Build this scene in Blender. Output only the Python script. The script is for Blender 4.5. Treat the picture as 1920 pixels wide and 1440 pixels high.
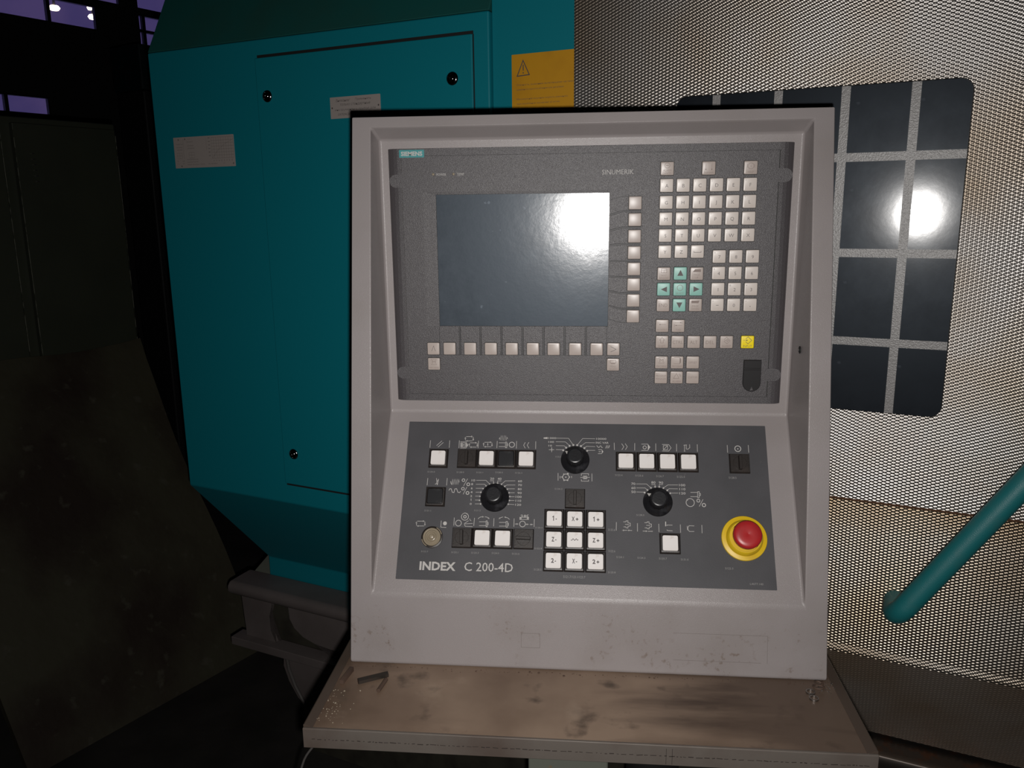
import bpy, bmesh, math, random
from mathutils import Vector, Matrix
random.seed(7)
C = bpy.context.scene.collection
for o in list(bpy.data.objects): bpy.data.objects.remove(o, do_unlink=True)
PI = math.pi
# ---------------------------------------------------------------- camera, sky, flash, exposure
H0 = 1.35                                   # height of the middle of the display panel above the floor
CAM = Vector((0.0018, -1.0187, 0.0858 + H0))
AX = [Vector((0.9959, 0.0901, -0.0111)), Vector((-0.0082, 0.2111, 0.9774)), Vector((-0.0904, 0.9733, -0.2109))]
cd = bpy.data.cameras.new('camera'); cam = bpy.data.objects.new('camera', cd); C.objects.link(cam)
r_, u_, f_ = AX
cam.matrix_world = Matrix(((r_.x, u_.x, -f_.x, CAM.x), (r_.y, u_.y, -f_.y, CAM.y), (r_.z, u_.z, -f_.z, CAM.z), (0, 0, 0, 1)))
cd.sensor_width = 36; cd.lens = 1536.95 * 36 / 1920; cd.clip_start = 0.02; cd.clip_end = 60
bpy.context.scene.camera = cam
sc = bpy.context.scene
sc.view_settings.view_transform = 'Standard'; sc.view_settings.look = 'None'
sc.view_settings.exposure = 0.0; sc.view_settings.gamma = 1.0
sc.view_settings.use_curve_mapping = False
w = bpy.data.worlds.new('dusk'); sc.world = w; w.use_nodes = True
w.node_tree.nodes['Background'].inputs[0].default_value = (0.30, 0.27, 0.62, 1)
w.node_tree.nodes['Background'].inputs[1].default_value = 0.75
# the phone's flash, 28 mm below its lens: the only strong light in the dark hall
ld = bpy.data.lights.new('camera_flash', 'AREA'); ld.shape = 'DISK'; ld.size = 0.012; ld.energy = 5.0; ld.spread = math.radians(140)
ld.color = (1.0, 0.97, 0.94)
lo = bpy.data.objects.new('camera_flash', ld); C.objects.link(lo)
lo.matrix_world = cam.matrix_world.copy(); lo.location = CAM - u_ * 0.028 + r_ * 0.010

# ---------------------------------------------------------------- helpers
def tag(o, label=None, cat=None, group=None, kind=None):
    if label: o['label'] = label
    if cat: o['category'] = cat
    if group: o['group'] = group
    if kind: o['kind'] = kind
    return o
def empty(name, loc, rz=0.0, label=None, cat=None, group=None):
    o = bpy.data.objects.new(name, None); C.objects.link(o); o.location = loc; o.rotation_euler = (0, 0, rz)
    o.empty_display_size = 0.05
    return tag(o, label, cat, group)
def smooth(me, ang=40):
    for p in me.polygons: p.use_smooth = True
    bm = bmesh.new(); bm.from_mesh(me)
    for e in bm.edges:
        e.smooth = (len(e.link_faces) == 2 and e.calc_face_angle(0) < math.radians(ang))
    bm.to_mesh(me); bm.free()
def obj(name, bm, mats, parent=None, loc=(0, 0, 0), rot=(0, 0, 0), sm=None, label=None, bevel=0, seg=2, norm=True):
    me = bpy.data.meshes.new(name)
    if norm: bmesh.ops.recalc_face_normals(bm, faces=bm.faces)
    bm.to_mesh(me); bm.free()
    if not isinstance(mats, (list, tuple)): mats = [mats]
    for m in mats: me.materials.append(m)
    if sm: smooth(me, sm)
    return link(name, me, parent, loc, rot, label, bevel, seg)
def link(name, me, parent=None, loc=(0, 0, 0), rot=(0, 0, 0), label=None, bevel=0, seg=2):
    o = bpy.data.objects.new(name, me); C.objects.link(o)
    o.location = loc; o.rotation_euler = rot
    if parent: o.parent = parent
    if label: o['label'] = label
    if bevel:
        b = o.modifiers.new('bevel', 'BEVEL'); b.width = bevel; b.segments = seg; b.limit_method = 'ANGLE'
        b.angle_limit = math.radians(28); b.harden_normals = False
        for p in me.polygons: p.use_smooth = True
        w_ = o.modifiers.new('wn', 'WEIGHTED_NORMAL'); w_.keep_sharp = True
    return o
def box(bm, x0, x1, y0, y1, z0, z1, mi=0):
    v = [bm.verts.new(p) for p in ((x0,y0,z0),(x1,y0,z0),(x1,y1,z0),(x0,y1,z0),(x0,y0,z1),(x1,y0,z1),(x1,y1,z1),(x0,y1,z1))]
    for f in ((0,3,2,1),(4,5,6,7),(0,1,5,4),(1,2,6,5),(2,3,7,6),(3,0,4,7)):
        fc = bm.faces.new([v[i] for i in f]); fc.material_index = mi
def prism(bm, pts, axis, a0, a1, mi=0):
    """polygon pts in the plane normal to axis, extruded a0..a1"""
    def P(p, a):
        return (a, p[0], p[1]) if axis == 'x' else ((p[0], a, p[1]) if axis == 'y' else (p[0], p[1], a))
    A = [bm.verts.new(P(p, a0)) for p in pts]; B = [bm.verts.new(P(p, a1)) for p in pts]
    n = len(pts)
    f = [bm.faces.new(A), bm.faces.new(B[::-1])] + [bm.faces.new((A[i], B[i], B[(i+1) % n], A[(i+1) % n])) for i in range(n)]
    for q in f: q.material_index = mi
def rr(x0, x1, y0, y1, r, n=4):
    """rounded rectangle outline; r may be 4 radii (bl, br, tr, tl)"""
    rs = r if isinstance(r, (list, tuple)) else (r,) * 4
    out = []
    for (cx, cy, a, q) in ((x0, y0, PI, rs[0]), (x1, y0, 1.5*PI, rs[1]), (x1, y1, 0, rs[2]), (x0, y1, .5*PI, rs[3])):
        sx = 1 if cx == x0 else -1; sy = 1 if cy == y0 else -1
        for k in range(n + 1):
            t = a + .5 * PI * k / n
            out.append((cx + sx*q + q*math.cos(t), cy + sy*q + q*math.sin(t)))
    return out
def circ(cx, cy, r, n=32, ph=0):
    return [(cx + r*math.cos(ph + 2*PI*i/n), cy + r*math.sin(ph + 2*PI*i/n)) for i in range(n)]
def loft(bm, rings, cap0=True, cap1=True, mi=0, mis=None):
    """rings: [(outline, z)] all with the same count"""
    V = [[bm.verts.new((p[0], p[1], z)) for p in o] for o, z in rings]
    n = len(V[0])
    for k in range(len(V) - 1):
        for i in range(n):
            f = bm.faces.new((V[k][i], V[k][(i+1) % n], V[k+1][(i+1) % n], V[k+1][i])); f.material_index = mis[k] if mis else mi
    if cap0: bm.faces.new(V[0][::-1]).material_index = mis[0] if mis else mi
    if cap1: bm.faces.new(V[-1]).material_index = mis[-1] if mis else mi
def lathe(bm, prof, n=40, mi=0, mis=None):
    loft(bm, [(circ(0, 0, max(r, 1e-5), n), z) for r, z in prof], True, True, mi, mis)
def tube(bm, pts, r, n=12, mi=0):
    pts = [Vector(p) for p in pts]; rings = []; up = Vector((0.13, 0.21, 1)).normalized()
    for i, p in enumerate(pts):
        d = (pts[min(i+1, len(pts)-1)] - pts[max(i-1, 0)]).normalized()
        a = d.cross(up)
        if a.length < .05: a = d.cross(Vector((1, 0, 0)))
        a.normalize(); b = d.cross(a)
        rings.append([bm.verts.new(p + r*(a*math.cos(2*PI*k/n) + b*math.sin(2*PI*k/n))) for k in range(n)])
    for k in range(len(rings)-1):
        for i in range(n): bm.faces.new((rings[k][i], rings[k][(i+1)%n], rings[k+1][(i+1)%n], rings[k+1][i])).material_index = mi
    bm.faces.new(rings[0][::-1]); bm.faces.new(rings[-1])
def ribbon(bm, pts, w, z=0.0, closed=False, mi=0):
    """a printed line: flat mitred strip"""
    P = [Vector((p[0], p[1])) for p in pts]; n = len(P)
    if n < 2: return
    if (P[0] - P[-1]).length < 1e-7 and n > 3: P = P[:-1]; n -= 1; closed = True
    L = []; R = []
    for i in range(n):
        a = P[i-1] if (i > 0 or closed) else None
        b = P[(i+1) % n] if (i < n-1 or closed) else None
        d0 = (P[i] - a).normalized() if a is not None and (P[i]-a).length > 1e-9 else None
        d1 = (b - P[i]).normalized() if b is not None and (b-P[i]).length > 1e-9 else None
        if d0 is None: d0 = d1
        if d1 is None: d1 = d0
        if d0 is None: d0 = d1 = Vector((1, 0))
        m = (d0 + d1)
        m = m.normalized() if m.length > .15 else d0
        nr = Vector((-m.y, m.x)); k = max(.45, abs(nr.dot(Vector((-d0.y, d0.x)))))
        L.append(bm.verts.new((*(P[i] + nr*w/2/k), z))); R.append(bm.verts.new((*(P[i] - nr*w/2/k), z)))
    for i in range(n if closed else n-1):
        j = (i+1) % n
        f = bm.faces.new((R[i], R[j], L[j], L[i])); f.material_index = mi
def disc(bm, cx, cy, r, z=0, n=14, mi=0):
    bm.faces.new([bm.verts.new((*p, z)) for p in circ(cx, cy, r, n)]).material_index = mi
def poly(bm, pts, z=0, mi=0):
    bm.faces.new([bm.verts.new((p[0], p[1], z)) for p in pts]).material_index = mi
_tc = {}
def text_mesh(s, bold=0):
    k = (s, bold)
    if k not in _tc:
        cu = bpy.data.curves.new('t', 'FONT'); cu.body = s; cu.resolution_u = 2; cu.size = 1.0
        cu.offset = (-0.008, 0.034, 0.012, 0.004)[bold]
        o = bpy.data.objects.new('t', cu); C.objects.link(o)
        dg = bpy.context.evaluated_depsgraph_get()
        me = o.evaluated_get(dg).to_mesh()
        vs = [tuple(v.co) for v in me.vertices]; fs = [tuple(p.vertices) for p in me.polygons]
        o.evaluated_get(dg).to_mesh_clear()
        bpy.data.objects.remove(o); bpy.data.curves.remove(cu)
        xs = [v[0] for v in vs]; ys = [v[1] for v in vs]
        _tc[k] = (vs, fs, min(xs), max(xs), min(ys), max(ys))
    return _tc[k]
def text(bm, s, cx, cy, h, w=None, z=0, bold=0, mi=0, shear=0):
    """w given: fit the box w x h; else: cap height h, natural width"""
    vs, fs, x0, x1, y0, y1 = text_mesh(s, bold)
    if w is None: sy = h / .73; sx = sy; oy = .365
    else: sx = w / (x1-x0); sy = h / max(y1-y0, .3); oy = (y0+y1)/2
    V = [bm.verts.new((cx + (v[0]-(x0+x1)/2)*sx + shear*(v[1]-oy)*sy, cy + (v[1]-oy)*sy, z)) for v in vs]
    for f in fs:
        try: bm.faces.new([V[i] for i in f]).material_index = mi
        except ValueError: pass
NB = bmesh.new

# ---------------------------------------------------------------- materials
def mat(name, col, rough=.5, metal=0, bump=None, var=None, spec=.5, coat=0, coat_r=.1, emit=None, trans=0, alpha=1):
    """bump: (scale, height_m[, detail]); var: (scale, colour2, low, high) noise-mixed second colour"""
    m = bpy.data.materials.new(name); m.use_nodes = True; nt = m.node_tree; N = nt.nodes; K = nt.links
    b = N['Principled BSDF']
    b.inputs['Base Color'].default_value = (*col, 1); b.inputs['Roughness'].default_value = rough
    b.inputs['Metallic'].default_value = metal; b.inputs['Specular IOR Level'].default_value = spec
    b.inputs['Coat Weight'].default_value = coat; b.inputs['Coat Roughness'].default_value = coat_r
    if trans: b.inputs['Transmission Weight'].default_value = trans
    if emit: b.inputs['Emission Color'].default_value = (*emit[0], 1); b.inputs['Emission Strength'].default_value = emit[1]
    tc = N.new('ShaderNodeTexCoord')
    if bump:
        n = N.new('ShaderNodeTexNoise'); n.inputs['Scale'].default_value = bump[0]; n.inputs['Detail'].default_value = bump[2] if len(bump) > 2 else 2
        K.new(tc.outputs['Object'], n.inputs['Vector'])
        bp = N.new('ShaderNodeBump'); bp.inputs['Distance'].default_value = bump[1]; bp.inputs['Strength'].default_value = 1
        K.new(n.outputs['Fac'], bp.inputs['Height']); K.new(bp.outputs['Normal'], b.inputs['Normal'])
    if var:
        vs = var if isinstance(var, list) else [var]
        prev = None
        for i, (s, c2, lo_, hi_) in enumerate(vs):
            n = N.new('ShaderNodeTexNoise'); n.inputs['Scale'].default_value = s; n.inputs['Detail'].default_value = 6
            mp = N.new('ShaderNodeMapping'); mp.inputs['Location'].default_value = (3.7*i, 1.3*i, 0)
            K.new(tc.outputs['Object'], mp.inputs['Vector']); K.new(mp.outputs['Vector'], n.inputs['Vector'])
            rp = N.new('ShaderNodeMapRange'); rp.inputs['From Min'].default_value = lo_; rp.inputs['From Max'].default_value = hi_
            K.new(n.outputs['Fac'], rp.inputs['Value'])
            mx = N.new('ShaderNodeMix'); mx.data_type = 'RGBA'
            K.new(rp.outputs['Result'], mx.inputs['Factor'])
            if prev is None: mx.inputs['A'].default_value = (*col, 1)
            else: K.new(prev, mx.inputs['A'])
            mx.inputs['B'].default_value = (*c2, 1); prev = mx.outputs['Result']
        K.new(prev, b.inputs['Base Color'])
    return m
M = {}
M['paint'] = mat('grey_textured_paint', (.300, .270, .268), .33, bump=(1500, .00017, 1.5), var=(9, (.275, .246, .240), .45, .7), spec=.36)
M['panel_black'] = mat('charcoal_grained_plastic', (.060, .054, .058), .40, bump=(1600, .00030, 1.5), spec=.6)
M['panel_edge'] = mat('charcoal_plastic_edge', (.045, .043, .045), .5, bump=(900, .00012, 1))
M['overlay'] = mat('slate_grey_overlay', (.072, .070, .076), .55, bump=(900, .00005, 1), var=[(14, (.060, .059, .064), .4, .65), (160, (.13, .12, .12), .74, .8)], spec=.35)
M['ink_white'] = mat('pale_print', (.50, .48, .46), .6)
M['ink_light'] = mat('faded_pale_print', (.30, .29, .28), .6)
M['ink_dark'] = mat('dark_grey_print', (.10, .085, .085), .6)
M['ink_faint'] = mat('faint_brown_print', (.24, .185, .165), .6)
M['key_light'] = mat('warm_white_key_plastic', (.635, .57, .525), .34, var=(60, (.58, .51, .46), .5, .75))
M['key_mid'] = mat('taupe_key_plastic', (.45, .385, .35), .34, var=(60, (.41, .34, .305), .5, .75))
M['key_teal'] = mat('mint_key_plastic', (.25, .50, .435), .4)
M['key_yellow'] = mat('yellow_key_plastic', (.95, .74, .008), .4)
M['black'] = mat('matt_black', (.008, .008, .008), .6)
M['gasket'] = mat('black_rubber', (.012, .012, .012), .7)
M['bezel'] = mat('black_button_plastic', (.022, .017, .015), .42, bump=(500, .00006, 1), var=(40, (.035, .026, .022), .5, .7))
M['bezel_gloss'] = mat('glossy_black_plastic', (.009, .009, .011), .42, var=(90, (.03, .03, .03), .55, .75))
M['cap_white'] = mat('white_button_cap', (.80, .76, .74), .45, var=[(30, (.74, .69, .66), .45, .7), (45, (.42, .30, .22), .70, .80)])
M['knob'] = mat('black_bakelite_knob', (.010, .010, .012), .34, bump=(300, .0001), var=(60, (.045, .045, .05), .55, .75))
M['estop_yellow'] = mat('yellow_plastic', (.72, .48, .012), .42, var=(25, (.50, .30, .02), .58, .78))
M['estop_red'] = mat('red_plastic', (.42, .020, .022), .36, var=(30, (.30, .02, .022), .5, .7))
M['lens'] = mat('cloudy_amber_lens', (.30, .25, .18), .25, bump=(200, .0002))
M['teal_logo'] = mat('teal_name_plate', (.045, .27, .28), .4)
M['teal'] = mat('teal_gloss_paint', (.003, .215, .270), .5, bump=(600, .00006, 1), spec=.3)
M['teal_handle'] = mat('teal_powder_coat', (.010, .19, .205), .48, bump=(900, .00025, 1), var=(40, (.025, .19, .20), .5, .7), spec=.9)
M['label'] = mat('pale_label_plastic', (.42, .37, .345), .5)
M['sticker'] = mat('amber_sticker', (.66, .32, .012), .5, var=(18, (.58, .27, .012), .5, .7))
M['steel'] = mat('brushed_steel', (.42, .40, .38), .35, 1)
M['dark_steel'] = mat('dark_oily_steel', (.10, .085, .075), .4, .8, var=(40, (.16, .08, .05), .5, .65))
M['rust'] = mat('rusty_steel', (.10, .062, .045), .7, .1)
M['chrome'] = mat('dark_chrome', (.35, .36, .38), .12, 1)
M['bed'] = mat('grey_machine_paint', (.16, .135, .13), .5, bump=(300, .0001), var=(8, (.12, .10, .095), .4, .7))
M['bed_dark'] = mat('dirty_olive_paint', (.055, .05, .036), .7, var=(20, (.03, .025, .02), .4, .7))
M['cabinet'] = mat('olive_grey_cabinet_paint', (.050, .056, .038), .5, bump=(400, .0001), var=(5, (.042, .048, .032), .4, .7))
M['board'] = mat('dirty_olive_board', (.066, .060, .036), .75, bump=(30, .002), var=[(3, (.032, .020, .013), .42, .62), (22, (.09, .082, .058), .62, .75)])
M['tray'] = mat('worn_brown_tray', (.345, .248, .180), .45, .1, bump=(120, .00008), var=[(4.5, (.15, .095, .065), .44, .66), (26, (.12, .085, .062), .60, .74), (9, (.46, .35, .26), .6, .75)])
M['lip'] = mat('grey_tray_lip', (.165, .142, .124), .45, .2, bump=(200, .00008), var=(12, (.12, .092, .078), .45, .7))
M['floor'] = mat('dark_oily_concrete', (.045, .04, .036), .7, bump=(20, .002), var=(3, (.02, .018, .016), .4, .6))
M['wall'] = mat('dark_hall_wall', (.05, .05, .05), .9)
M['frame'] = mat('dark_window_frame', (.02, .02, .022), .6)
M['column'] = mat('greenish_white_paint', (.17, .18, .15), .5, var=(60, (.25, .16, .08), .70, .78))
M['red'] = mat('faded_red_paint', (.28, .03, .035), .5)
M['white'] = mat('dull_white_paint', (.35, .33, .32), .5)
M['rim'] = mat('dark_tray_rim', (.095, .070, .055), .5, .2, bump=(200, .00008), var=(12, (.09, .065, .05), .45, .7))
M['ink_mid'] = mat('mid_grey_print', (.20, .18, .17), .6)
M['scratch'] = mat('brown_scratch', (.035, .026, .022), .7)
M['crumb'] = mat('pale_crumbs', (.46, .40, .31), .7)
M['cable'] = mat('grey_cable_sheath', (.11, .10, .095), .5)
M['strip'] = mat('grey_sparkle_strip', (.25, .24, .235), .40, .0, bump=(520, .0004, 1), spec=.7)

def nodes(m):
    nt = m.node_tree
    return nt, nt.nodes, nt.links, nt.nodes['Principled BSDF']
def math_(nt, op, a, b=None, clamp=False):
    n = nt.nodes.new('ShaderNodeMath'); n.operation = op; n.use_clamp = clamp
    for i, v in enumerate((a, b)):
        if v is None: continue
        if isinstance(v, (int, float)): n.inputs[i].default_value = v
        else: nt.links.new(v, n.inputs[i])
    return n.outputs[0]
# rigidised stainless sheet: staggered round bumps, 5.3 mm across by 4.6 mm down
def embossed(name, col, A=.00044, rustz=None, rough=.345):
    m = bpy.data.materials.new(name); m.use_nodes = True; nt, N, K, b = nodes(m)
    tc = N.new('ShaderNodeTexCoord'); sp = N.new('ShaderNodeSeparateXYZ'); K.new(tc.outputs['Object'], sp.inputs[0])
    cx = math_(nt, 'COSINE', math_(nt, 'MULTIPLY', sp.outputs[0], PI/.0053))
    cz = math_(nt, 'COSINE', math_(nt, 'MULTIPLY', sp.outputs[2], 2*PI/.00462))
    hgt = math_(nt, 'MULTIPLY', math_(nt, 'MULTIPLY', cx, cz), A)
    bp = N.new('ShaderNodeBump'); bp.inputs['Distance'].default_value = 1; bp.inputs['Strength'].default_value = 1
    K.new(hgt, bp.inputs['Height']); K.new(bp.outputs['Normal'], b.inputs['Normal'])
    nz = N.new('ShaderNodeTexNoise'); nz.inputs['Scale'].default_value = 5; nz.inputs['Detail'].default_value = 5
    K.new(tc.outputs['Object'], nz.inputs['Vector'])
    mx = N.new('ShaderNodeMix'); mx.data_type = 'RGBA'
    mx.inputs['A'].default_value = (*col, 1); mx.inputs['B'].default_value = (col[0]*.8, col[1]*.66, col[2]*.5, 1)
    fac = math_(nt, 'MULTIPLY', math_(nt, 'SUBTRACT', nz.outputs['Fac'], .42), 3, True)
    if rustz is not None:
        # tarnish and rust that has crept along the seam
        d = math_(nt, 'ABSOLUTE', math_(nt, 'SUBTRACT', sp.outputs[2], rustz))
        near = math_(nt, 'SUBTRACT', 1, math_(nt, 'MULTIPLY', d, 22), True)
        fac = math_(nt, 'ADD', fac, math_(nt, 'MULTIPLY', near, .8), True)
    K.new(fac, mx.inputs['Factor']); K.new(mx.outputs['Result'], b.inputs['Base Color'])
    b.inputs['Metallic'].default_value = .92; b.inputs['Roughness'].default_value = rough
    return m
M['emboss'] = embossed('rigidised_stainless', (.62, .585, .555), rustz=None)
M['emboss_under'] = embossed('rigidised_stainless_dirty', (.60, .52, .45), rough=.58)
M['emboss_low'] = embossed('rigidised_stainless_tarnished', (.48, .435, .38), rustz=-.345 + H0)
# dirty glass-like fronts: dark base, wide dusty gloss under a sharper clear coat, specks and wipe marks
def dusty(name, col, r1, coat_r, spots, scale, spec=.5, haze=.3, wob=.00007):
    m = bpy.data.materials.new(name); m.use_nodes = True; nt, N, K, b = nodes(m)
    tc = N.new('ShaderNodeTexCoord')
    n1 = N.new('ShaderNodeTexNoise'); n1.inputs['Scale'].default_value = scale; n1.inputs['Detail'].default_value = 8; n1.inputs['Roughness'].default_value = .65
    n2 = N.new('ShaderNodeTexVoronoi'); n2.inputs['Scale'].default_value = scale*2.4
    for n in (n1, n2): K.new(tc.outputs['Object'], n.inputs['Vector'])
    blob = math_(nt, 'MULTIPLY', math_(nt, 'SUBTRACT', .20, n2.outputs['Distance']), 12, True)
    keep = math_(nt, 'GREATER_THAN', n1.outputs['Fac'], .585)
    blob = math_(nt, 'MULTIPLY', blob, keep)
    dust = math_(nt, 'MULTIPLY', math_(nt, 'SUBTRACT', n1.outputs['Fac'], .40), 2.2, True)
    mx = N.new('ShaderNodeMix'); mx.data_type = 'RGBA'; mx.inputs['A'].default_value = (*col, 1); mx.inputs['B'].default_value = (*spots, 1)
    K.new(math_(nt, 'ADD', math_(nt, 'MULTIPLY', blob, .6), math_(nt, 'MULTIPLY', dust, haze), True), mx.inputs['Factor'])
    K.new(mx.outputs['Result'], b.inputs['Base Color'])
    K.new(math_(nt, 'ADD', math_(nt, 'MULTIPLY', dust, .10), r1), b.inputs['Roughness'])
    b.inputs['Specular IOR Level'].default_value = spec
    b.inputs['Coat Weight'].default_value = 1; b.inputs['Coat Roughness'].default_value = coat_r
    b.inputs['Specular Tint'].default_value = (.80, .89, 1, 1); b.inputs['Coat Tint'].default_value = (.9, .95, 1, 1)
    n3 = N.new('ShaderNodeTexNoise'); n3.inputs['Scale'].default_value = scale*2.2; n3.inputs['Detail'].default_value = 6; n3.inputs['Roughness'].default_value = .6; K.new(tc.outputs['Object'], n3.inputs['Vector'])
    bp = N.new('ShaderNodeBump'); bp.inputs['Distance'].default_value = wob; bp.inputs['Strength'].default_value = 1
    K.new(n3.outputs['Fac'], bp.inputs['Height']); K.new(bp.outputs['Normal'], b.inputs['Normal']); K.new(bp.outputs['Normal'], b.inputs['Coat Normal'])
    return m
M['screen'] = dusty('dusty_dark_screen_glass', (.010, .014, .018), .50, .150, (.14, .155, .175), 38, .6, .36, .00009)
M['pane'] = dusty('scratched_dark_pane', (.0025, .003, .0045), .42, .10, (.045, .048, .056), 22, .24, .15, .00003)

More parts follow.
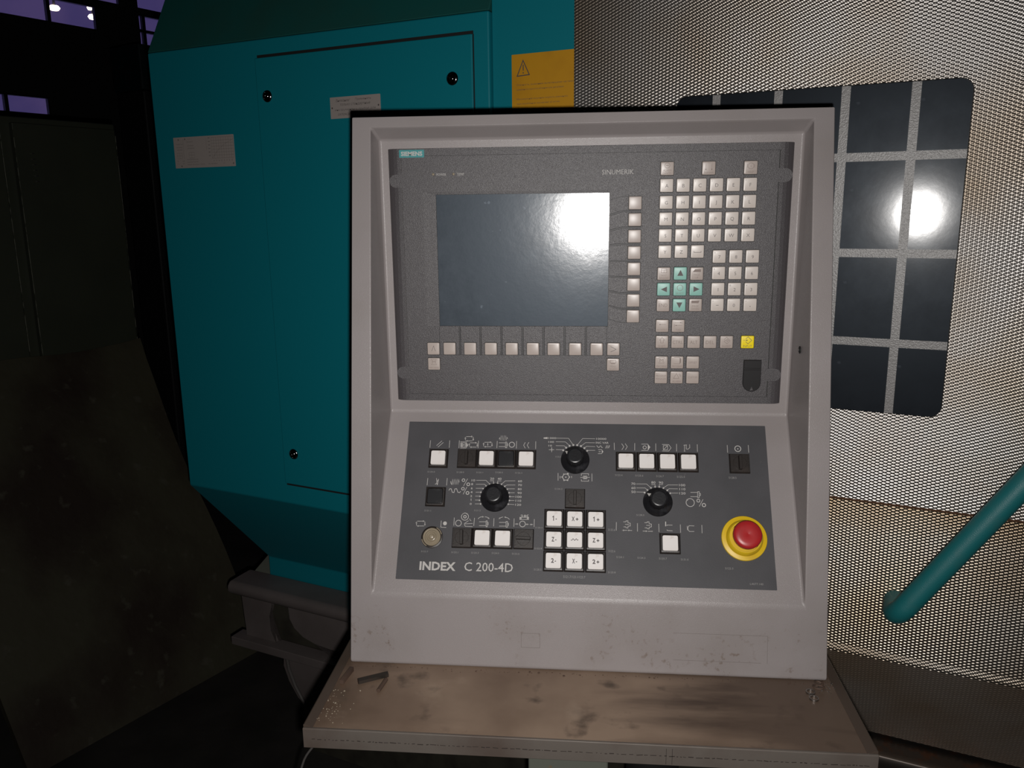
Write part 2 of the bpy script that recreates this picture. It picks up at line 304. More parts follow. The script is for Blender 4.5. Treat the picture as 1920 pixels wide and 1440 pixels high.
PR = {"S":[[0.55,-196.2,-39.8,-196.3,-49.6],[0.55,-171.4,-39.5,-171.4,-49.2],[0.55,-159.0,-39.3,-158.9,-49.5],[0.55,-134.3,-39.4,-134.4,-49.1],[0.55,-110.4,-39.4,-110.5,-48.7],[0.55,-85.7,-39.1,-85.7,-49.0],[0.55,-61.4,-39.1,-61.3,-49.0],[0.55,-181.3,-40.2,-187.9,-46.7],[0.55,-179.4,-42.3,-186.0,-48.7],[0.55,-150.5,-34.1,-141.9,-34.0],[0.55,-141.4,-34.7,-141.1,-39.4],[0.55,-142.1,-39.7,-150.7,-39.9],[0.55,-151.3,-39.2,-151.5,-34.6],[0.55,-145.1,-42.3,-136.3,-42.1],[0.55,-135.8,-42.8,-135.5,-47.5],[0.55,-136.5,-47.9,-145.2,-48.0],[0.55,-145.8,-47.3,-146.1,-42.8],[0.55,-126.7,-41.3,-117.5,-41.1],[0.55,-117.1,-41.8,-116.8,-46.7],[0.55,-117.8,-47.1,-126.9,-47.2],[0.55,-127.5,-46.5,-127.7,-41.8],[0.8,-122.4,-42.5,-122.2,-45.6],[0.55,-157.7,-41.3,-150.4,-41.2,-147.6,-45.4,-149.9,-49.3,-157.2,-49.4],[0.55,-157.0,-42.6,-151.2,-42.5,-150.9,-47.8,-156.7,-47.9,-157.0,-42.6],[0.55,-156.6,-45.3,-151.5,-45.2],[1,-156.7,-44.1,-154.1,-44.1],[1,-156.5,-46.6,-154.0,-46.6],[0.55,-108.2,-37.0,-107.3,-34.8,-106.6,-38.3,-105.7,-32.1,-104.6,-38.7,-103.9,-32.1,-102.7,-38.7,-101.7,-32.0,-100.6,-38.7,-99.8,-32.0,-98.9,-38.2,-98.2,-34.2,-97.3,-36.4],[0.55,-108.3,-41.7,-99.8,-41.6],[0.55,-108.1,-46.7,-99.6,-46.6],[0.55,-99.8,-40.6,-98.2,-40.6,-97.9,-48.1,-99.5,-48.2,-99.8,-40.6],[0.55,-98.1,-42.2,-97.2,-42.6,-97.1,-45.5,-98.0,-45.9],[0.55,-74.6,-40.5,-76.6,-44.5,-74.4,-48.4],[0.55,-70.0,-40.4,-72.1,-44.4,-69.7,-48.3],[0.55,-195.9,-89.4,-196.1,-98.5],[0.55,-171.2,-88.9,-171.4,-98.3],[0.55,-184.9,-89.2,-183.4,-98.0],[0.55,-182.1,-90.6,-183.1,-98.0],[0.55,-145.4,-89.3,-149.9,-98.6],[0.55,-145.6,-99.8,-149.8,-109.2],[0.55,-182.1,-90.2,-185.0,-96.9,-186.3,-96.9],[0.7,-166.5,-92.9,-165.8,-95.9,-164.7,-97.0,-164.2,-90.3,-162.9,-97.0,-162.2,-90.3,-160.9,-96.9,-160.3,-90.2,-159.1,-96.9,-158.4,-90.2,-157.2,-96.8,-156.5,-90.3,-155.8,-94.0],[0.7,-168.0,-104.7,-166.9,-102.5,-165.2,-102.5,-163.6,-106.9,-161.5,-107.3,-160.6,-102.6,-158.5,-102.2,-156.5,-106.8,-154.4,-107.2,-153.1,-105.4],[0.45,-134.4,-91.0,-122.2,-90.8,-117.3,-95.5],[0.45,-134.5,-96.1,-123.6,-95.9,-121.7,-97.8],[0.45,-134.4,-101.3,-125.4,-101.1],[0.45,-134.3,-106.2,-127.7,-106.0],[0.45,-134.5,-111.2,-128.6,-111.1],[0.45,-134.4,-116.2,-129.2,-116.1],[0.45,-134.3,-121.0,-127.3,-120.8],[0.45,-117.0,-91.3,-112.5,-91.2,-112.4,-94.3],[0.45,-102.9,-91.2,-107.5,-91.3,-107.4,-93.9],[0.45,-85.4,-90.8,-97.9,-91.1,-102.5,-95.5],[0.45,-85.2,-96.1,-95.6,-96.3,-98.3,-98.0],[0.45,-85.7,-101.0,-94.8,-101.2],[0.45,-85.6,-105.9,-92.7,-106.1],[0.45,-85.4,-111.0,-91.2,-111.1],[0.45,-85.6,-115.7,-91.4,-115.8],[0.45,-85.5,-120.8,-92.7,-120.5],[0.55,-204.9,-144.2,-195.7,-144.0],[0.55,-195.2,-144.6,-194.8,-149.6],[0.55,-195.8,-149.9,-204.9,-150.1],[0.55,-205.4,-149.5,-205.8,-144.7],[0.55,-174.9,-142.8,-175.0,-150.9,-168.1,-151.1],[0.55,-159.0,-138.7,-158.9,-148.6],[0.55,-133.9,-138.4,-134.2,-148.4],[0.55,-109.8,-138.4,-109.8,-148.3],[0.55,-85.0,-138.1,-84.9,-148.2],[0.55,-60.2,-138.3,-60.2,-147.9],[0.55,-149.7,-134.8,-146.1,-132.4,-142.3,-134.6],[0.55,-146.1,-145.8,-141.0,-142.0],[0.55,-146.1,-146.3,-144.7,-149.1,-135.6,-149.3],[0.55,-145.3,-146.1,-135.8,-145.4],[0.55,-139.9,-139.5,-138.9,-141.8,-137.7,-141.8],[0.55,-127.9,-143.1,-119.3,-142.9],[0.55,-127.6,-147.9,-119.1,-147.7],[0.55,-119.4,-141.8,-117.9,-141.7,-117.5,-149.0,-119.0,-149.1,-119.4,-141.8],[0.55,-117.8,-143.5,-116.7,-143.8,-116.6,-146.6,-117.6,-147.0],[0.55,-103.2,-143.3,-94.7,-143.1],[0.55,-103.0,-147.9,-94.5,-147.7],[0.55,-94.7,-141.9,-92.9,-141.9,-92.6,-148.9,-94.4,-149.0,-94.7,-141.9],[0.55,-92.8,-143.8,-91.7,-144.1,-91.6,-146.7,-92.7,-147.0],[0.55,-129.4,-139.7,-128.0,-138.0,-125.6,-136.9],[0.55,-125.6,-136.9,-122.3,-136.9],[0.55,-121.0,-136.8,-118.1,-137.3],[0.55,-118.1,-137.3,-115.4,-139.2],[0.55,-98.8,-136.5,-101.6,-137.4],[0.55,-101.6,-137.4,-104.0,-139.1],[0.55,-90.5,-139.4,-92.6,-137.6],[0.55,-92.6,-137.6,-97.2,-136.5],[0.55,-78.1,-136.4,-67.2,-136.2,-67.2,-138.8,-78.0,-139.1,-78.1,-136.4],[0.55,-77.1,-133.9,-75.1,-133.5,-74.6,-135.1,-76.3,-135.7],[0.55,-67.5,-133.1,-69.4,-133.7,-69.3,-135.2,-67.7,-135.2],[0.55,-83.7,-144.8,-79.6,-144.7],[0.55,-67.0,-144.8,-70.6,-144.9],[0.55,-61.7,-144.9,-65.5,-145.0],[0.55,-44.6,-49.9,-37.8,-49.7],[0.55,-41.1,-46.5,-41.0,-52.9],[0.45,-35.5,-34.5,-20.1,-34.5,-14.0,-43.3],[0.45,-36.1,-39.3,-23.9,-39.3,-18.7,-44.1],[0.45,-35.9,-44.4,-25.4,-44.4,-22.9,-46.7],[0.45,-35.8,-49.5,-26.7,-49.7],[0.45,13.2,-34.6,-2.4,-34.5,-8.9,-43.1],[0.45,13.1,-39.8,1.4,-39.8,-4.2,-44.4],[0.45,13.3,-44.9,2.8,-44.6,-0.0,-47.0],[0.45,13.4,-49.7,3.5,-49.9],[0.55,15.0,-43.8,15.8,-43.8,17.3,-46.0,18.6,-45.7,19.7,-43.7,20.8,-44.0,21.6,-46.0,22.8,-46.0],[0.55,26.2,-46.9,27.6,-42.9,27.8,-46.9,29.2,-42.9,29.3,-46.8,30.9,-42.9,30.4,-46.8,31.4,-43.2],[0.55,17.2,-48.8,21.7,-48.7],[0.55,16.9,-54.0,21.7,-53.9],[0.55,17.7,-51.4,20.5,-51.3],[0.55,-32.4,-79.9,-32.2,-89.5],[0.55,9.5,-79.7,9.6,-89.6],[0.55,37.0,-39.5,37.3,-49.0],[0.55,-4.7,-85.0,-1.7,-84.9],[0.55,3.6,-84.8,7.0,-84.6],[0.55,-3.5,-82.9,-3.6,-80.3,5.4,-80.1,5.4,-82.4],[0.55,-3.5,-87.3,-3.5,-89.5,5.5,-89.5,5.5,-87.5],[0.55,-1.1,-83.1,3.3,-83.0,3.3,-86.5,-1.0,-86.6,-1.1,-83.1],[0.55,46.3,-40.4,49.0,-44.4,46.6,-48.5],[0.55,50.7,-40.3,53.3,-44.3,50.9,-48.4],[0.55,62.6,-39.6,62.4,-49.0],[0.55,88.6,-39.6,88.4,-49.2],[0.55,114.2,-39.8,113.9,-49.4],[0.55,139.5,-40.0,139.4,-49.6],[0.55,39.3,-139.7,39.0,-149.9],[0.55,64.5,-140.3,64.4,-150.4],[0.55,89.9,-140.5,90.0,-150.3],[0.55,115.5,-140.7,115.5,-150.6],[0.55,140.9,-140.7,140.8,-150.5],[0.55,143.6,-109.4,138.8,-118.2],[0.55,70.8,-40.7,78.8,-40.6],[0.55,70.7,-48.9,78.7,-48.8],[0.55,96.3,-40.7,104.5,-40.8,107.3,-45.0,104.3,-49.2,96.3,-49.1],[0.55,97.9,-42.2,103.1,-42.1,103.0,-47.4,97.7,-47.5,97.9,-42.2],[0.55,98.1,-47.3,102.8,-42.4],[0.55,123.9,-40.6,123.6,-49.0],[0.55,126.1,-40.8,125.9,-46.2,127.4,-46.2],[0.55,130.1,-40.2,130.2,-44.4,127.4,-46.8],[0.55,122.7,-41.5,126.7,-40.8],[0.55,122.8,-49.0,124.7,-49.0],[0.45,63.8,-91.8,76.2,-91.6,81.4,-96.3],[0.45,64.0,-96.8,74.4,-96.6,77.2,-99.2],[0.45,63.9,-101.8,73.5,-101.9],[0.45,82.1,-92.2,86.6,-92.1,86.6,-94.6],[0.45,96.2,-91.9,91.7,-92.0,91.6,-94.5],[0.45,114.3,-92.1,102.0,-92.3,96.6,-96.2],[0.45,113.9,-97.0,103.5,-97.0,101.2,-98.8],[0.45,114.2,-102.2,104.7,-102.4],[0.55,129.0,-101.1,137.5,-100.9],[0.55,128.8,-106.4,137.3,-106.2],[0.55,137.6,-100.0,139.5,-99.9,139.2,-107.4,137.3,-107.4,137.6,-100.0],[0.55,139.4,-101.8,140.9,-102.2,140.8,-104.7,139.3,-105.2],[0.55,47.6,-139.0,50.9,-138.9,50.9,-137.8,53.2,-137.7,53.1,-140.0,55.9,-140.5,55.9,-143.9,53.1,-144.5,53.1,-146.5,50.9,-146.2,50.5,-145.1,47.9,-145.2],[0.55,49.8,-142.1,54.6,-142.2],[0.55,72.9,-139.5,76.2,-139.4,76.2,-138.3,78.4,-138.3,78.4,-140.5,81.1,-141.0,81.1,-144.4,78.3,-145.0,78.3,-147.0,76.1,-146.7,75.7,-145.6,73.1,-145.7],[0.55,75.0,-142.6,79.8,-142.7],[0.55,58.0,-149.4,52.5,-149.2],[0.55,51.9,-149.2,46.1,-149.4],[0.55,70.7,-149.7,76.2,-149.7],[0.55,76.8,-149.8,82.8,-149.7],[1.1,98.2,-137.6,98.0,-143.2],[0.55,106.1,-141.7,99.5,-141.7,99.5,-142.8],[0.55,99.4,-147.3,99.9,-148.4,106.1,-148.6],[0.55,131.9,-142.0,125.8,-141.8,124.3,-144.4,124.6,-147.2,126.1,-148.8,131.6,-148.7],[0.55,123.6,-142.2,123.7,-147.2],[0.55,176.0,-40.4,176.0,-50.1],[0.55,201.5,-40.0,201.6,-49.6]],"D":[[-117.3,-95.5,0.9],[-121.6,-98.0,0.9],[-125.1,-101.5,0.9],[-127.7,-106.2,1.0],[-128.6,-111.3,0.9],[-129.0,-116.3,0.9],[-127.3,-120.9,0.9],[-112.4,-94.4,0.9],[-107.4,-94.3,1.0],[-102.5,-95.5,0.9],[-98.3,-98.1,1.0],[-94.8,-101.5,0.9],[-92.5,-106.1,0.9],[-91.4,-110.9,0.9],[-91.6,-115.8,0.9],[-92.8,-120.5,0.9],[-170.1,-146.1,2.4],[-14.0,-43.1,1.2],[-18.7,-44.3,1.2],[-22.9,-46.8,1.2],[-26.6,-50.2,1.2],[-9.1,-43.2,1.2],[-4.4,-44.4,1.2],[-0.0,-47.0,1.2],[3.5,-50.4,1.1],[-27.2,-84.8,0.9],[-18.4,-84.7,0.9],[-25.2,-81.0,0.7],[-20.3,-80.6,1.1],[-24.8,-88.9,0.9],[-20.5,-88.8,0.9],[-22.7,-84.9,0.8],[81.5,-96.3,1.0],[77.2,-99.2,1.0],[73.7,-102.4,1.1],[86.6,-94.9,1.0],[91.6,-94.8,1.0],[96.6,-96.3,1.0],[101.2,-99.0,1.0],[104.7,-102.6,1.0],[188.6,-45.0,0.8]],"F":[[-141.9,-34.0,-143.8,-35.2,-144.0,-32.8],[-141.1,-39.4,-142.4,-37.3,-140.1,-37.2],[-150.7,-39.9,-148.7,-38.7,-148.6,-41.0],[-151.5,-34.6,-150.3,-36.7,-152.5,-36.8],[-136.3,-42.1,-138.2,-43.3,-138.4,-41.0],[-135.5,-47.5,-136.8,-45.4,-134.5,-45.4],[-145.2,-48.0,-143.3,-46.8,-143.1,-49.1],[-146.1,-42.8,-144.8,-44.9,-147.1,-44.9],[-117.5,-41.1,-119.5,-42.3,-119.6,-40.0],[-116.8,-46.7,-118.0,-44.6,-115.8,-44.6],[-126.9,-47.2,-124.9,-46.0,-124.8,-48.3],[-127.7,-41.8,-126.5,-43.9,-128.7,-44.0],[-150.3,-41.2,-147.6,-45.4,-149.8,-49.3],[-151.5,-45.2,-153.4,-46.3,-153.5,-44.1],[-195.7,-144.0,-197.6,-145.1,-197.8,-142.9],[-194.8,-149.6,-196.1,-147.6,-193.9,-147.6],[-204.9,-150.1,-203.0,-149.0,-202.8,-151.2],[-205.8,-144.7,-204.6,-146.7,-206.7,-146.7],[-122.3,-136.9,-124.1,-137.9,-124.2,-135.9],[-115.4,-139.2,-117.5,-139.0,-116.4,-137.3],[-104.0,-139.1,-103.1,-137.2,-101.9,-138.8],[-97.2,-136.5,-95.1,-135.9,-95.6,-137.9],[-79.6,-144.7,-81.5,-145.8,-81.6,-143.6],[-70.6,-144.9,-68.7,-143.8,-68.6,-145.9],[-65.5,-145.0,-63.6,-143.9,-63.5,-146.0],[-51.7,-34.1,-49.5,-33.7,-46.6,-33.3,-46.6,-35.7,-49.4,-35.5,-51.6,-35.3],[-42.4,-49.8,-41.1,-48.2,-39.6,-49.8,-41.0,-51.4],[21.7,-48.7,23.6,-51.2,21.7,-53.9],[20.5,-51.3,19.1,-52.2,19.1,-50.6],[78.8,-40.3,81.7,-44.5,78.7,-49.1],[123.3,-111.7,124.3,-109.4,125.5,-111.3],[54.6,-142.2,53.3,-142.9,53.3,-141.5],[79.8,-142.7,78.5,-143.4,78.6,-142.0],[52.5,-149.2,54.5,-148.2,54.3,-150.3],[46.1,-149.4,48.0,-148.3,48.0,-150.4],[76.2,-149.7,74.3,-150.8,74.4,-148.7],[82.8,-149.7,81.6,-150.4,81.6,-149.0]],"T":[["S120.0",-192.2,-81.2,9.3,2.0,0],["S128.0",-155.2,-81.0,9.3,2.0,0],["S120.1",-130.7,-80.9,8.4,1.8,0],["S128.4",-106.2,-80.4,9.1,2.0,0],["S126.2",-81.5,-80.5,9.0,1.8,0],["10",-138.0,-91.2,4.4,2.7,0],["8",-139.3,-96.1,2.2,2.7,0],["6",-139.4,-101.3,2.1,2.7,0],["4",-139.5,-106.2,2.5,2.6,0],["2",-139.6,-111.2,2.3,2.6,0],["1",-139.5,-116.1,1.3,2.6,0],["0",-139.6,-121.1,2.3,2.6,0],["20",-114.5,-88.6,4.9,2.7,0],["40",-105.2,-88.6,4.8,2.8,0],["60",-79.5,-91.1,4.9,2.7,0],["70",-79.4,-96.1,4.9,2.6,0],["80",-79.5,-101.2,4.8,2.5,0],["90",-79.5,-106.1,5.2,2.7,0],["100",-80.5,-111.0,7.3,2.7,0],["110",-80.6,-115.9,6.9,2.7,0],["120",-80.6,-120.9,7.2,2.6,0],["S121.2",-130.9,-129.1,8.1,1.9,0],["S121.1",-192.8,-130.7,8.1,2.0,0],["S120.3",-54.4,-148.6,8.5,1.7,0],["S122.8",-54.5,-173.8,8.9,2.0,0],["S123.1",-155.7,-181.1,8.3,2.0,0],["S123.3",-130.9,-181.0,9.0,2.0,0],["S124.0",-106.1,-180.8,8.9,2.0,0],["S123.5",-81.5,-180.9,8.9,2.0,0],["S122.7",-192.7,-181.0,8.5,1.7,0],["INDEX",-175.5,-198.2,44.1,10.3,1],["C 200-4D",-113.5,-197.7,58.6,10.6,0],["1000",-40.6,-34.5,9.8,2.3,0],["100",-41.8,-39.6,7.0,2.3,0],["10",-43.0,-44.5,4.3,2.3,0],["10000",21.0,-34.6,12.6,2.4,0],["INC VAR",22.2,-39.7,15.8,2.5,0],["S125.3",-32.8,-58.8,6.7,1.8,0],["2",-29.8,-85.0,1.9,2.5,0],["1",-15.6,-84.8,1.3,2.1,0],["S124.3",-31.5,-100.0,9.2,1.9,0],["S123.4",42.5,-81.1,8.9,2.1,0],["S125.6",67.6,-81.2,9.6,2.3,0],["S126.7",92.8,-81.5,9.2,2.3,0],["S125.0",118.1,-81.8,9.7,2.4,0],["70",60.2,-91.7,4.9,2.9,0],["60",60.3,-96.9,5.0,2.9,0],["50",60.3,-101.8,5.2,2.9,0],["80",84.6,-89.5,5.0,2.9,0],["90",93.8,-89.6,5.2,2.9,0],["100",119.3,-92.2,7.4,2.9,0],["110",119.4,-97.2,7.2,2.9,0],["120",119.3,-102.4,7.4,2.9,0],["S128.0",68.1,-130.3,9.2,2.2,0],["S133.6",33.5,-149.1,8.1,2.5,0],["S122.6",33.7,-174.6,7.9,2.6,0],["S124.1",43.3,-181.5,8.6,2.2,0],["S124.3",68.5,-181.7,9.1,2.2,0],["S120.7",93.8,-181.9,9.2,2.3,0],["S131.0",119.2,-182.3,8.7,2.3,0],["S128.5",180.3,-81.8,9.2,2.5,0],["S122.3",170.3,-191.2,9.1,2.3,0],["L4077.140",200.8,-208.3,15.1,2.3,0],["S120.8",33.5,-199.7,8.8,2.2,0],["S120.5",-54.4,-198.9,9.0,2.2,0],["S121.7/123.1/123.7",-10.7,-206.3,25.9,2.8,0]],"O":[[-91.6,-44.0,3.4,0.8],[-150.5,-91.2,1.7,0.8],[-144.1,-96.4,1.8,0.9],[-150.5,-102.1,1.7,0.8],[-144.4,-107.4,1.8,0.9],[-153.4,-145.4,3.6,0.7],[-145.8,-137.2,4.4,0.7],[-145.8,-137.3,1.6,0.9],[-77.0,-137.8,0.8,0.7],[-68.2,-137.6,0.8,0.7],[-71.8,-134.6,1.0,0.7],[-74.5,-144.6,3.5,0.7],[-22.7,-84.8,3.9,0.7],[1.1,-84.9,1.1,0.7],[74.8,-44.9,2.0,0.7],[128.2,-113.7,4.9,0.7],[138.0,-111.1,1.8,0.8],[144.4,-116.4,2.0,0.9],[188.6,-44.8,3.6,0.9]]}

# ================================================================ the hall
HD = Vector((.4709, .8822, 0)); HN = Vector((.8822, -.4709, 0)); HB = Vector((-1.0675, 1.3945, 0))
HROT = math.atan2(HD.y, HD.x)
def hall(bm):
    """t along the hall, n across (towards the machine), z up -> world"""
    for v in bm.verts:
        t, n, z = v.co; p = HB + HD*t + HN*n; v.co = (p.x, p.y, z)
    return bm
def struct(name, bm, m, parent=None, **k):
    o = obj(name, hall(bm), m, parent, **k)
    if parent is None: o['kind'] = 'structure'
    return o
T0, T1, N0, N1, ZC = -6.0, 8.0, -4.37, 6.0, 5.2
bm = NB(); box(bm, T0, T1, N0, N1, -.1, 0); struct('floor', bm, M['floor'])
bm = NB(); box(bm, T0-.2, T1+.2, N0-.2, N1+.2, ZC, ZC+.1); struct('ceiling', bm, M['wall'])
bm = NB(); box(bm, T0-.2, T0, N0-.2, N1+.2, -.1, ZC); struct('wall_rear', bm, M['wall'])
bm = NB(); box(bm, T1, T1+.2, N0-.2, N1+.2, -.1, ZC); struct('wall_front', bm, M['wall'])
bm = NB(); box(bm, T0, T1, N1, N1+.2, -.1, ZC); struct('wall_right', bm, M['wall'])
# window wall: openings (t0,t1,z0,z1), mullions and transoms
z = H0
WIN = [('window_1', (1.2, 2.335, 1.468+z, 1.650+z), [1.962], []),
       ('window_2', (1.2, 2.545, 1.690+z, 2.30+z), [1.60, 2.05], [1.98+z]),
       ('window_3', (1.2, 1.885, .797+z, .930+z), [1.575], []),
       ('window_4', (2.69, 3.60, 1.39+z, 1.655+z), [2.742], [1.53+z]),
       ('window_5', (2.69, 3.60, 1.695+z, 2.30+z), [3.05], [])]
bm = NB()
ts = sorted({T0, T1} | {q for _, r, _, _ in WIN for q in r[:2]}); zs = sorted({-.1, ZC} | {q for _, r, _, _ in WIN for q in r[2:]})
for i in range(len(ts)-1):
    for j in range(len(zs)-1):
        a, b_, c, d = ts[i], ts[i+1], zs[j], zs[j+1]
        if any(r[0] <= a and b_ <= r[1] and r[2] <= c and d <= r[3] for _, r, _, _ in WIN): continue
        box(bm, a, b_, N0-.045, N0, c, d)
bmesh.ops.remove_doubles(bm, verts=bm.verts, dist=1e-5)
struct('wall_left', bm, M['wall'])
mg = bpy.data.materials.new('window_glass'); mg.use_nodes = True; nt = mg.node_tree
for n_ in list(nt.nodes): nt.nodes.remove(n_)
o_ = nt.nodes.new('ShaderNodeOutputMaterial'); tr = nt.nodes.new('ShaderNodeBsdfTransparent'); gl = nt.nodes.new('ShaderNodeBsdfGlossy'); mxs = nt.nodes.new('ShaderNodeMixShader')
gl.inputs['Roughness'].default_value = .05; mxs.inputs[0].default_value = .06; tr.inputs[0].default_value = (.9, .9, .95, 1)
nt.links.new(tr.outputs[0], mxs.inputs[1]); nt.links.new(gl.outputs[0], mxs.inputs[2]); nt.links.new(mxs.outputs[0], o_.inputs[0])
for nm, (a, b_, c, d), mull, trn in WIN:
    bm = NB(); y0, y1 = N0-.035, N0-.003; f = .010
    for q in ((a, a+f, c, d), (b_-f, b_, c, d), (a+f, b_-f, c, c+f), (a+f, b_-f, d-f, d)): box(bm, q[0], q[1], y0, y1, q[2], q[3])
    wo = struct(nm, bm, M['frame'])
    tt = [a+f] + mull + [b_-f]; zz = [c+f] + trn + [d-f]
    for q in mull:
        bm = NB(); box(bm, q-.013, q+.013, y0, y1, c+f, d-f); struct('glazing_bar', bm, M['frame'], wo)
    for q in trn:
        for i in range(len(tt)-1):
            bm = NB(); box(bm, tt[i]+.013*(i > 0), tt[i+1]-.013*(i < len(tt)-2), y0, y1, q-.011, q+.011); struct('glazing_bar', bm, M['frame'], wo)
    for i in range(len(tt)-1):
        for j in range(len(zz)-1):
            bm = NB(); box(bm, tt[i]+.012*(i > 0)+.0005, tt[i+1]-.012*(i < len(tt)-2)-.0005, N0-.021, N0-.017, zz[j]+.0105*(j > 0)+.0005, zz[j+1]-.0105*(j < len(zz)-2)-.0005); struct('pane', bm, mg, wo)
# the block across the yard, seen through the panes
M['facade'] = mat('lilac_dusk_render', (.34, .27, .33), .8, var=(.9, (.26, .22, .30), .4, .6))
M['far_pane'] = mat('pale_far_window', (.75, .95, 1.0), .3)
M['lamp'] = mat('lamp_glow', (1, .9, .7), .5, emit=((1, .80, .55), 9))
fac = empty('apartment_block', (HB + HN*-16 + HD*8), HROT, 'lilac-grey rendered block seen through the hall windows at dusk', 'building')
bm = NB(); box(bm, -14, 22, -2, 0, 0, 14)
obj('facade', bm, M['facade'], fac)
for x0, x1, z0, z1 in ((.20, .42, 5.50, 6.6), (.46, .74, 5.55, 6.6), (1.30, 1.52, 5.50, 6.6), (-.62, -.36, 5.56, 6.6), (-.62, -.28, 3.42, 3.95), (2.62, 2.95, 5.6, 6.8), (3.05, 3.3, 5.1, 5.9), (-1.7, -1.2, 5.5, 6.6), (3.8, 4.3, 5.4, 6.8)):
    bm = NB(); box(bm, x0, x1, .01, .05, z0, z1)
    obj('window', bm, M['far_pane'], fac)
def see(px, py, n):
    """point in the yard on the sight line of a lamp (pixel of the photograph), at distance n across the hall"""
    d = AX[2] + AX[0]*(px-960)/1536.95 + AX[1]*(720-py)/1536.95
    t = ((HB + HN*n - CAM).dot(HN)) / d.dot(HN)
    return CAM + d*t
for k, (px, py, rx) in enumerate([(102, 15, .085), (175, 32, .085), (168, 14, .04)]):
    bm = NB(); lathe(bm, [(0, -.04), (rx*.7, -.035), (rx, 0), (rx*.7, .035), (0, .04)], 16)
    box(bm, -.015, .015, -.015, .015, .03, .5, 1)
    o = obj('yard_lamp', bm, [M['lamp'], M['frame']], None, see(px, py, -12+.9*(k == 2)), sm=40)
    tag(o, ['glowing yard lamp beyond the window, just right of its left bar', 'lowest glowing yard lamp near the right end of the window', 'smallest glowing yard lamp near the top of the window'][k], 'lamp', 'lamps in the yard')

# ================================================================ dark cabinet and leaning board on the left
M['worn'] = mat('pale_edge_glint', (.30, .30, .24), .5, var=(40, (.05, .056, .038), .45, .6))  # pale strips paint the light caught along the cabinet door edges
cab = empty('steel_cabinet', HB + HN*-.855 + HD*-.418, HROT, 'dark olive steel cabinet standing behind the dirty leaning board', 'cabinet')
bm = NB(); box(bm, -.75, .448, -.27, .235, 0, .369+H0); obj('body', bm, M['cabinet'], cab, bevel=.004)
for a, b_ in ((-.72, .073), (.110, .436)):
    bm = NB(); box(bm, a, b_, -.29, -.271, .12, .35+H0)
    dr = obj('door', bm, M['cabinet'], cab, bevel=.0025, seg=1)
    for e_ in (a, b_-.0011):
        bm = NB(); box(bm, e_, e_+.0011, -.2912, -.2899, .16, .33+H0); obj('edge_glint', bm, M['worn'], dr)
    if a > 0:
        for k in range(6):
            bm = NB(); box(bm, a+.045+k*.0012, a+.052+k*.0012, -.296, -.2895, .26+H0-k*.0165, .263+H0-k*.0165); obj('rivet', bm, M['steel'], dr)
bd = NB()
Tn = -.536
pts = [(-.76, .0, .0), (.0, .0, .0), (.0, Tn, -.3524+H0), (-.76, Tn, -.3524+H0)]
th = Vector((0, -.9976, -.536)).normalized()*.022
nx = 14; nz_ = 16; grid = []
A = [[None]*(nx+1) for _ in range(nz_+1)]; B = [[None]*(nx+1) for _ in range(nz_+1)]
rb = random.Random(3)
for j in range(nz_+1):
    for i in range(nx+1):
        u = i/nx; v = j/nz_; jit = (rb.random()-.5)*.006 if 0 < i < nx and 0 < j < nz_ else 0
        e = .006*math.sin(9*v+2)*(u > .99) + .005*math.sin(11*u)*(v > .99)
        p = Vector((-.76*(1-u) - e, Tn*v, (-.3524+H0)*v - e)) + Vector((0, jit, jit*.4))
        A[j][i] = bd.verts.new(p + Vector((0, .0, .0))); B[j][i] = bd.verts.new(p - Vector((0, .019, .011)) * 1)
for j in range(nz_):
    for i in range(nx):
        bd.faces.new((A[j][i], A[j][i+1], A[j+1][i+1], A[j+1][i])); bd.faces.new((B[j][i], B[j+1][i], B[j+1][i+1], B[j][i+1]))
rim = [(j, 0) for j in range(nz_+1)] + [(nz_, i) for i in range(1, nx+1)] + [(j, nx) for j in range(nz_-1, -1, -1)] + [(0, i) for i in range(nx-1, 0, -1)]
for k in range(len(rim)):
    (a, b_), (c, d) = rim[k], rim[(k+1) % len(rim)]
    bd.faces.new((A[a][b_], A[c][d], B[c][d], B[a][b_]))
for v in bd.verts: v.co.z = max(v.co.z, .001)
o = obj('leaning_board', hall(bd), M['board'], sm=60)
tag(o, 'large dirty olive board leaning against the dark steel cabinet', 'board')
# dim machine further down the aisle
am = empty('distant_machine', HB + HN*-2.1 + HD*1.10, HROT, 'barely visible dark teal machine box between cabinet and teal enclosure', 'machine')
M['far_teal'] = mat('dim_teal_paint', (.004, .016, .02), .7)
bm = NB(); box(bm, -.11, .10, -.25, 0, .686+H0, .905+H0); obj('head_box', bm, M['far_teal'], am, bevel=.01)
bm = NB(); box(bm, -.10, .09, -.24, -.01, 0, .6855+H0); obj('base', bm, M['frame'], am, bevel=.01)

# ================================================================ the machine: teal enclosure, sliding door, bed
MA = math.radians(20.4525); MROT = -MA
ex = Vector((math.cos(MA), -math.sin(MA), 0)); ey = Vector((math.sin(MA), math.cos(MA), 0)); MO = Vector((0, .34, 0))
enc = empty('machine_enclosure', MO, MROT, 'teal painted machine enclosure with sloping top and undercut base', 'machine')
def mz(v): return v + H0
bm = NB()
prism(bm, [(0, mz(.399)), (0, mz(-.52)), (.228, mz(-.785)), (.228, mz(-.853)), (1.3, mz(-.853)), (1.3, mz(.399))], 'x', -.95, -.172)
obj('housing_panel', bm, M['teal'], enc, bevel=.0035)
M['teal_hood'] = mat('dark_green_teal_paint', (.012, .115, .105), .6, bump=(600, .00006, 1), var=(7, (.02, .10, .085), .4, .7), spec=.25)  # darker, greener teal for the hood than for the panels below
bm = NB(); prism(bm, [(.0006, mz(.3994)), (1.3, mz(.3994)), (1.3, mz(1.3)), (.4650, mz(1.3))], 'x', -.95, -.172)
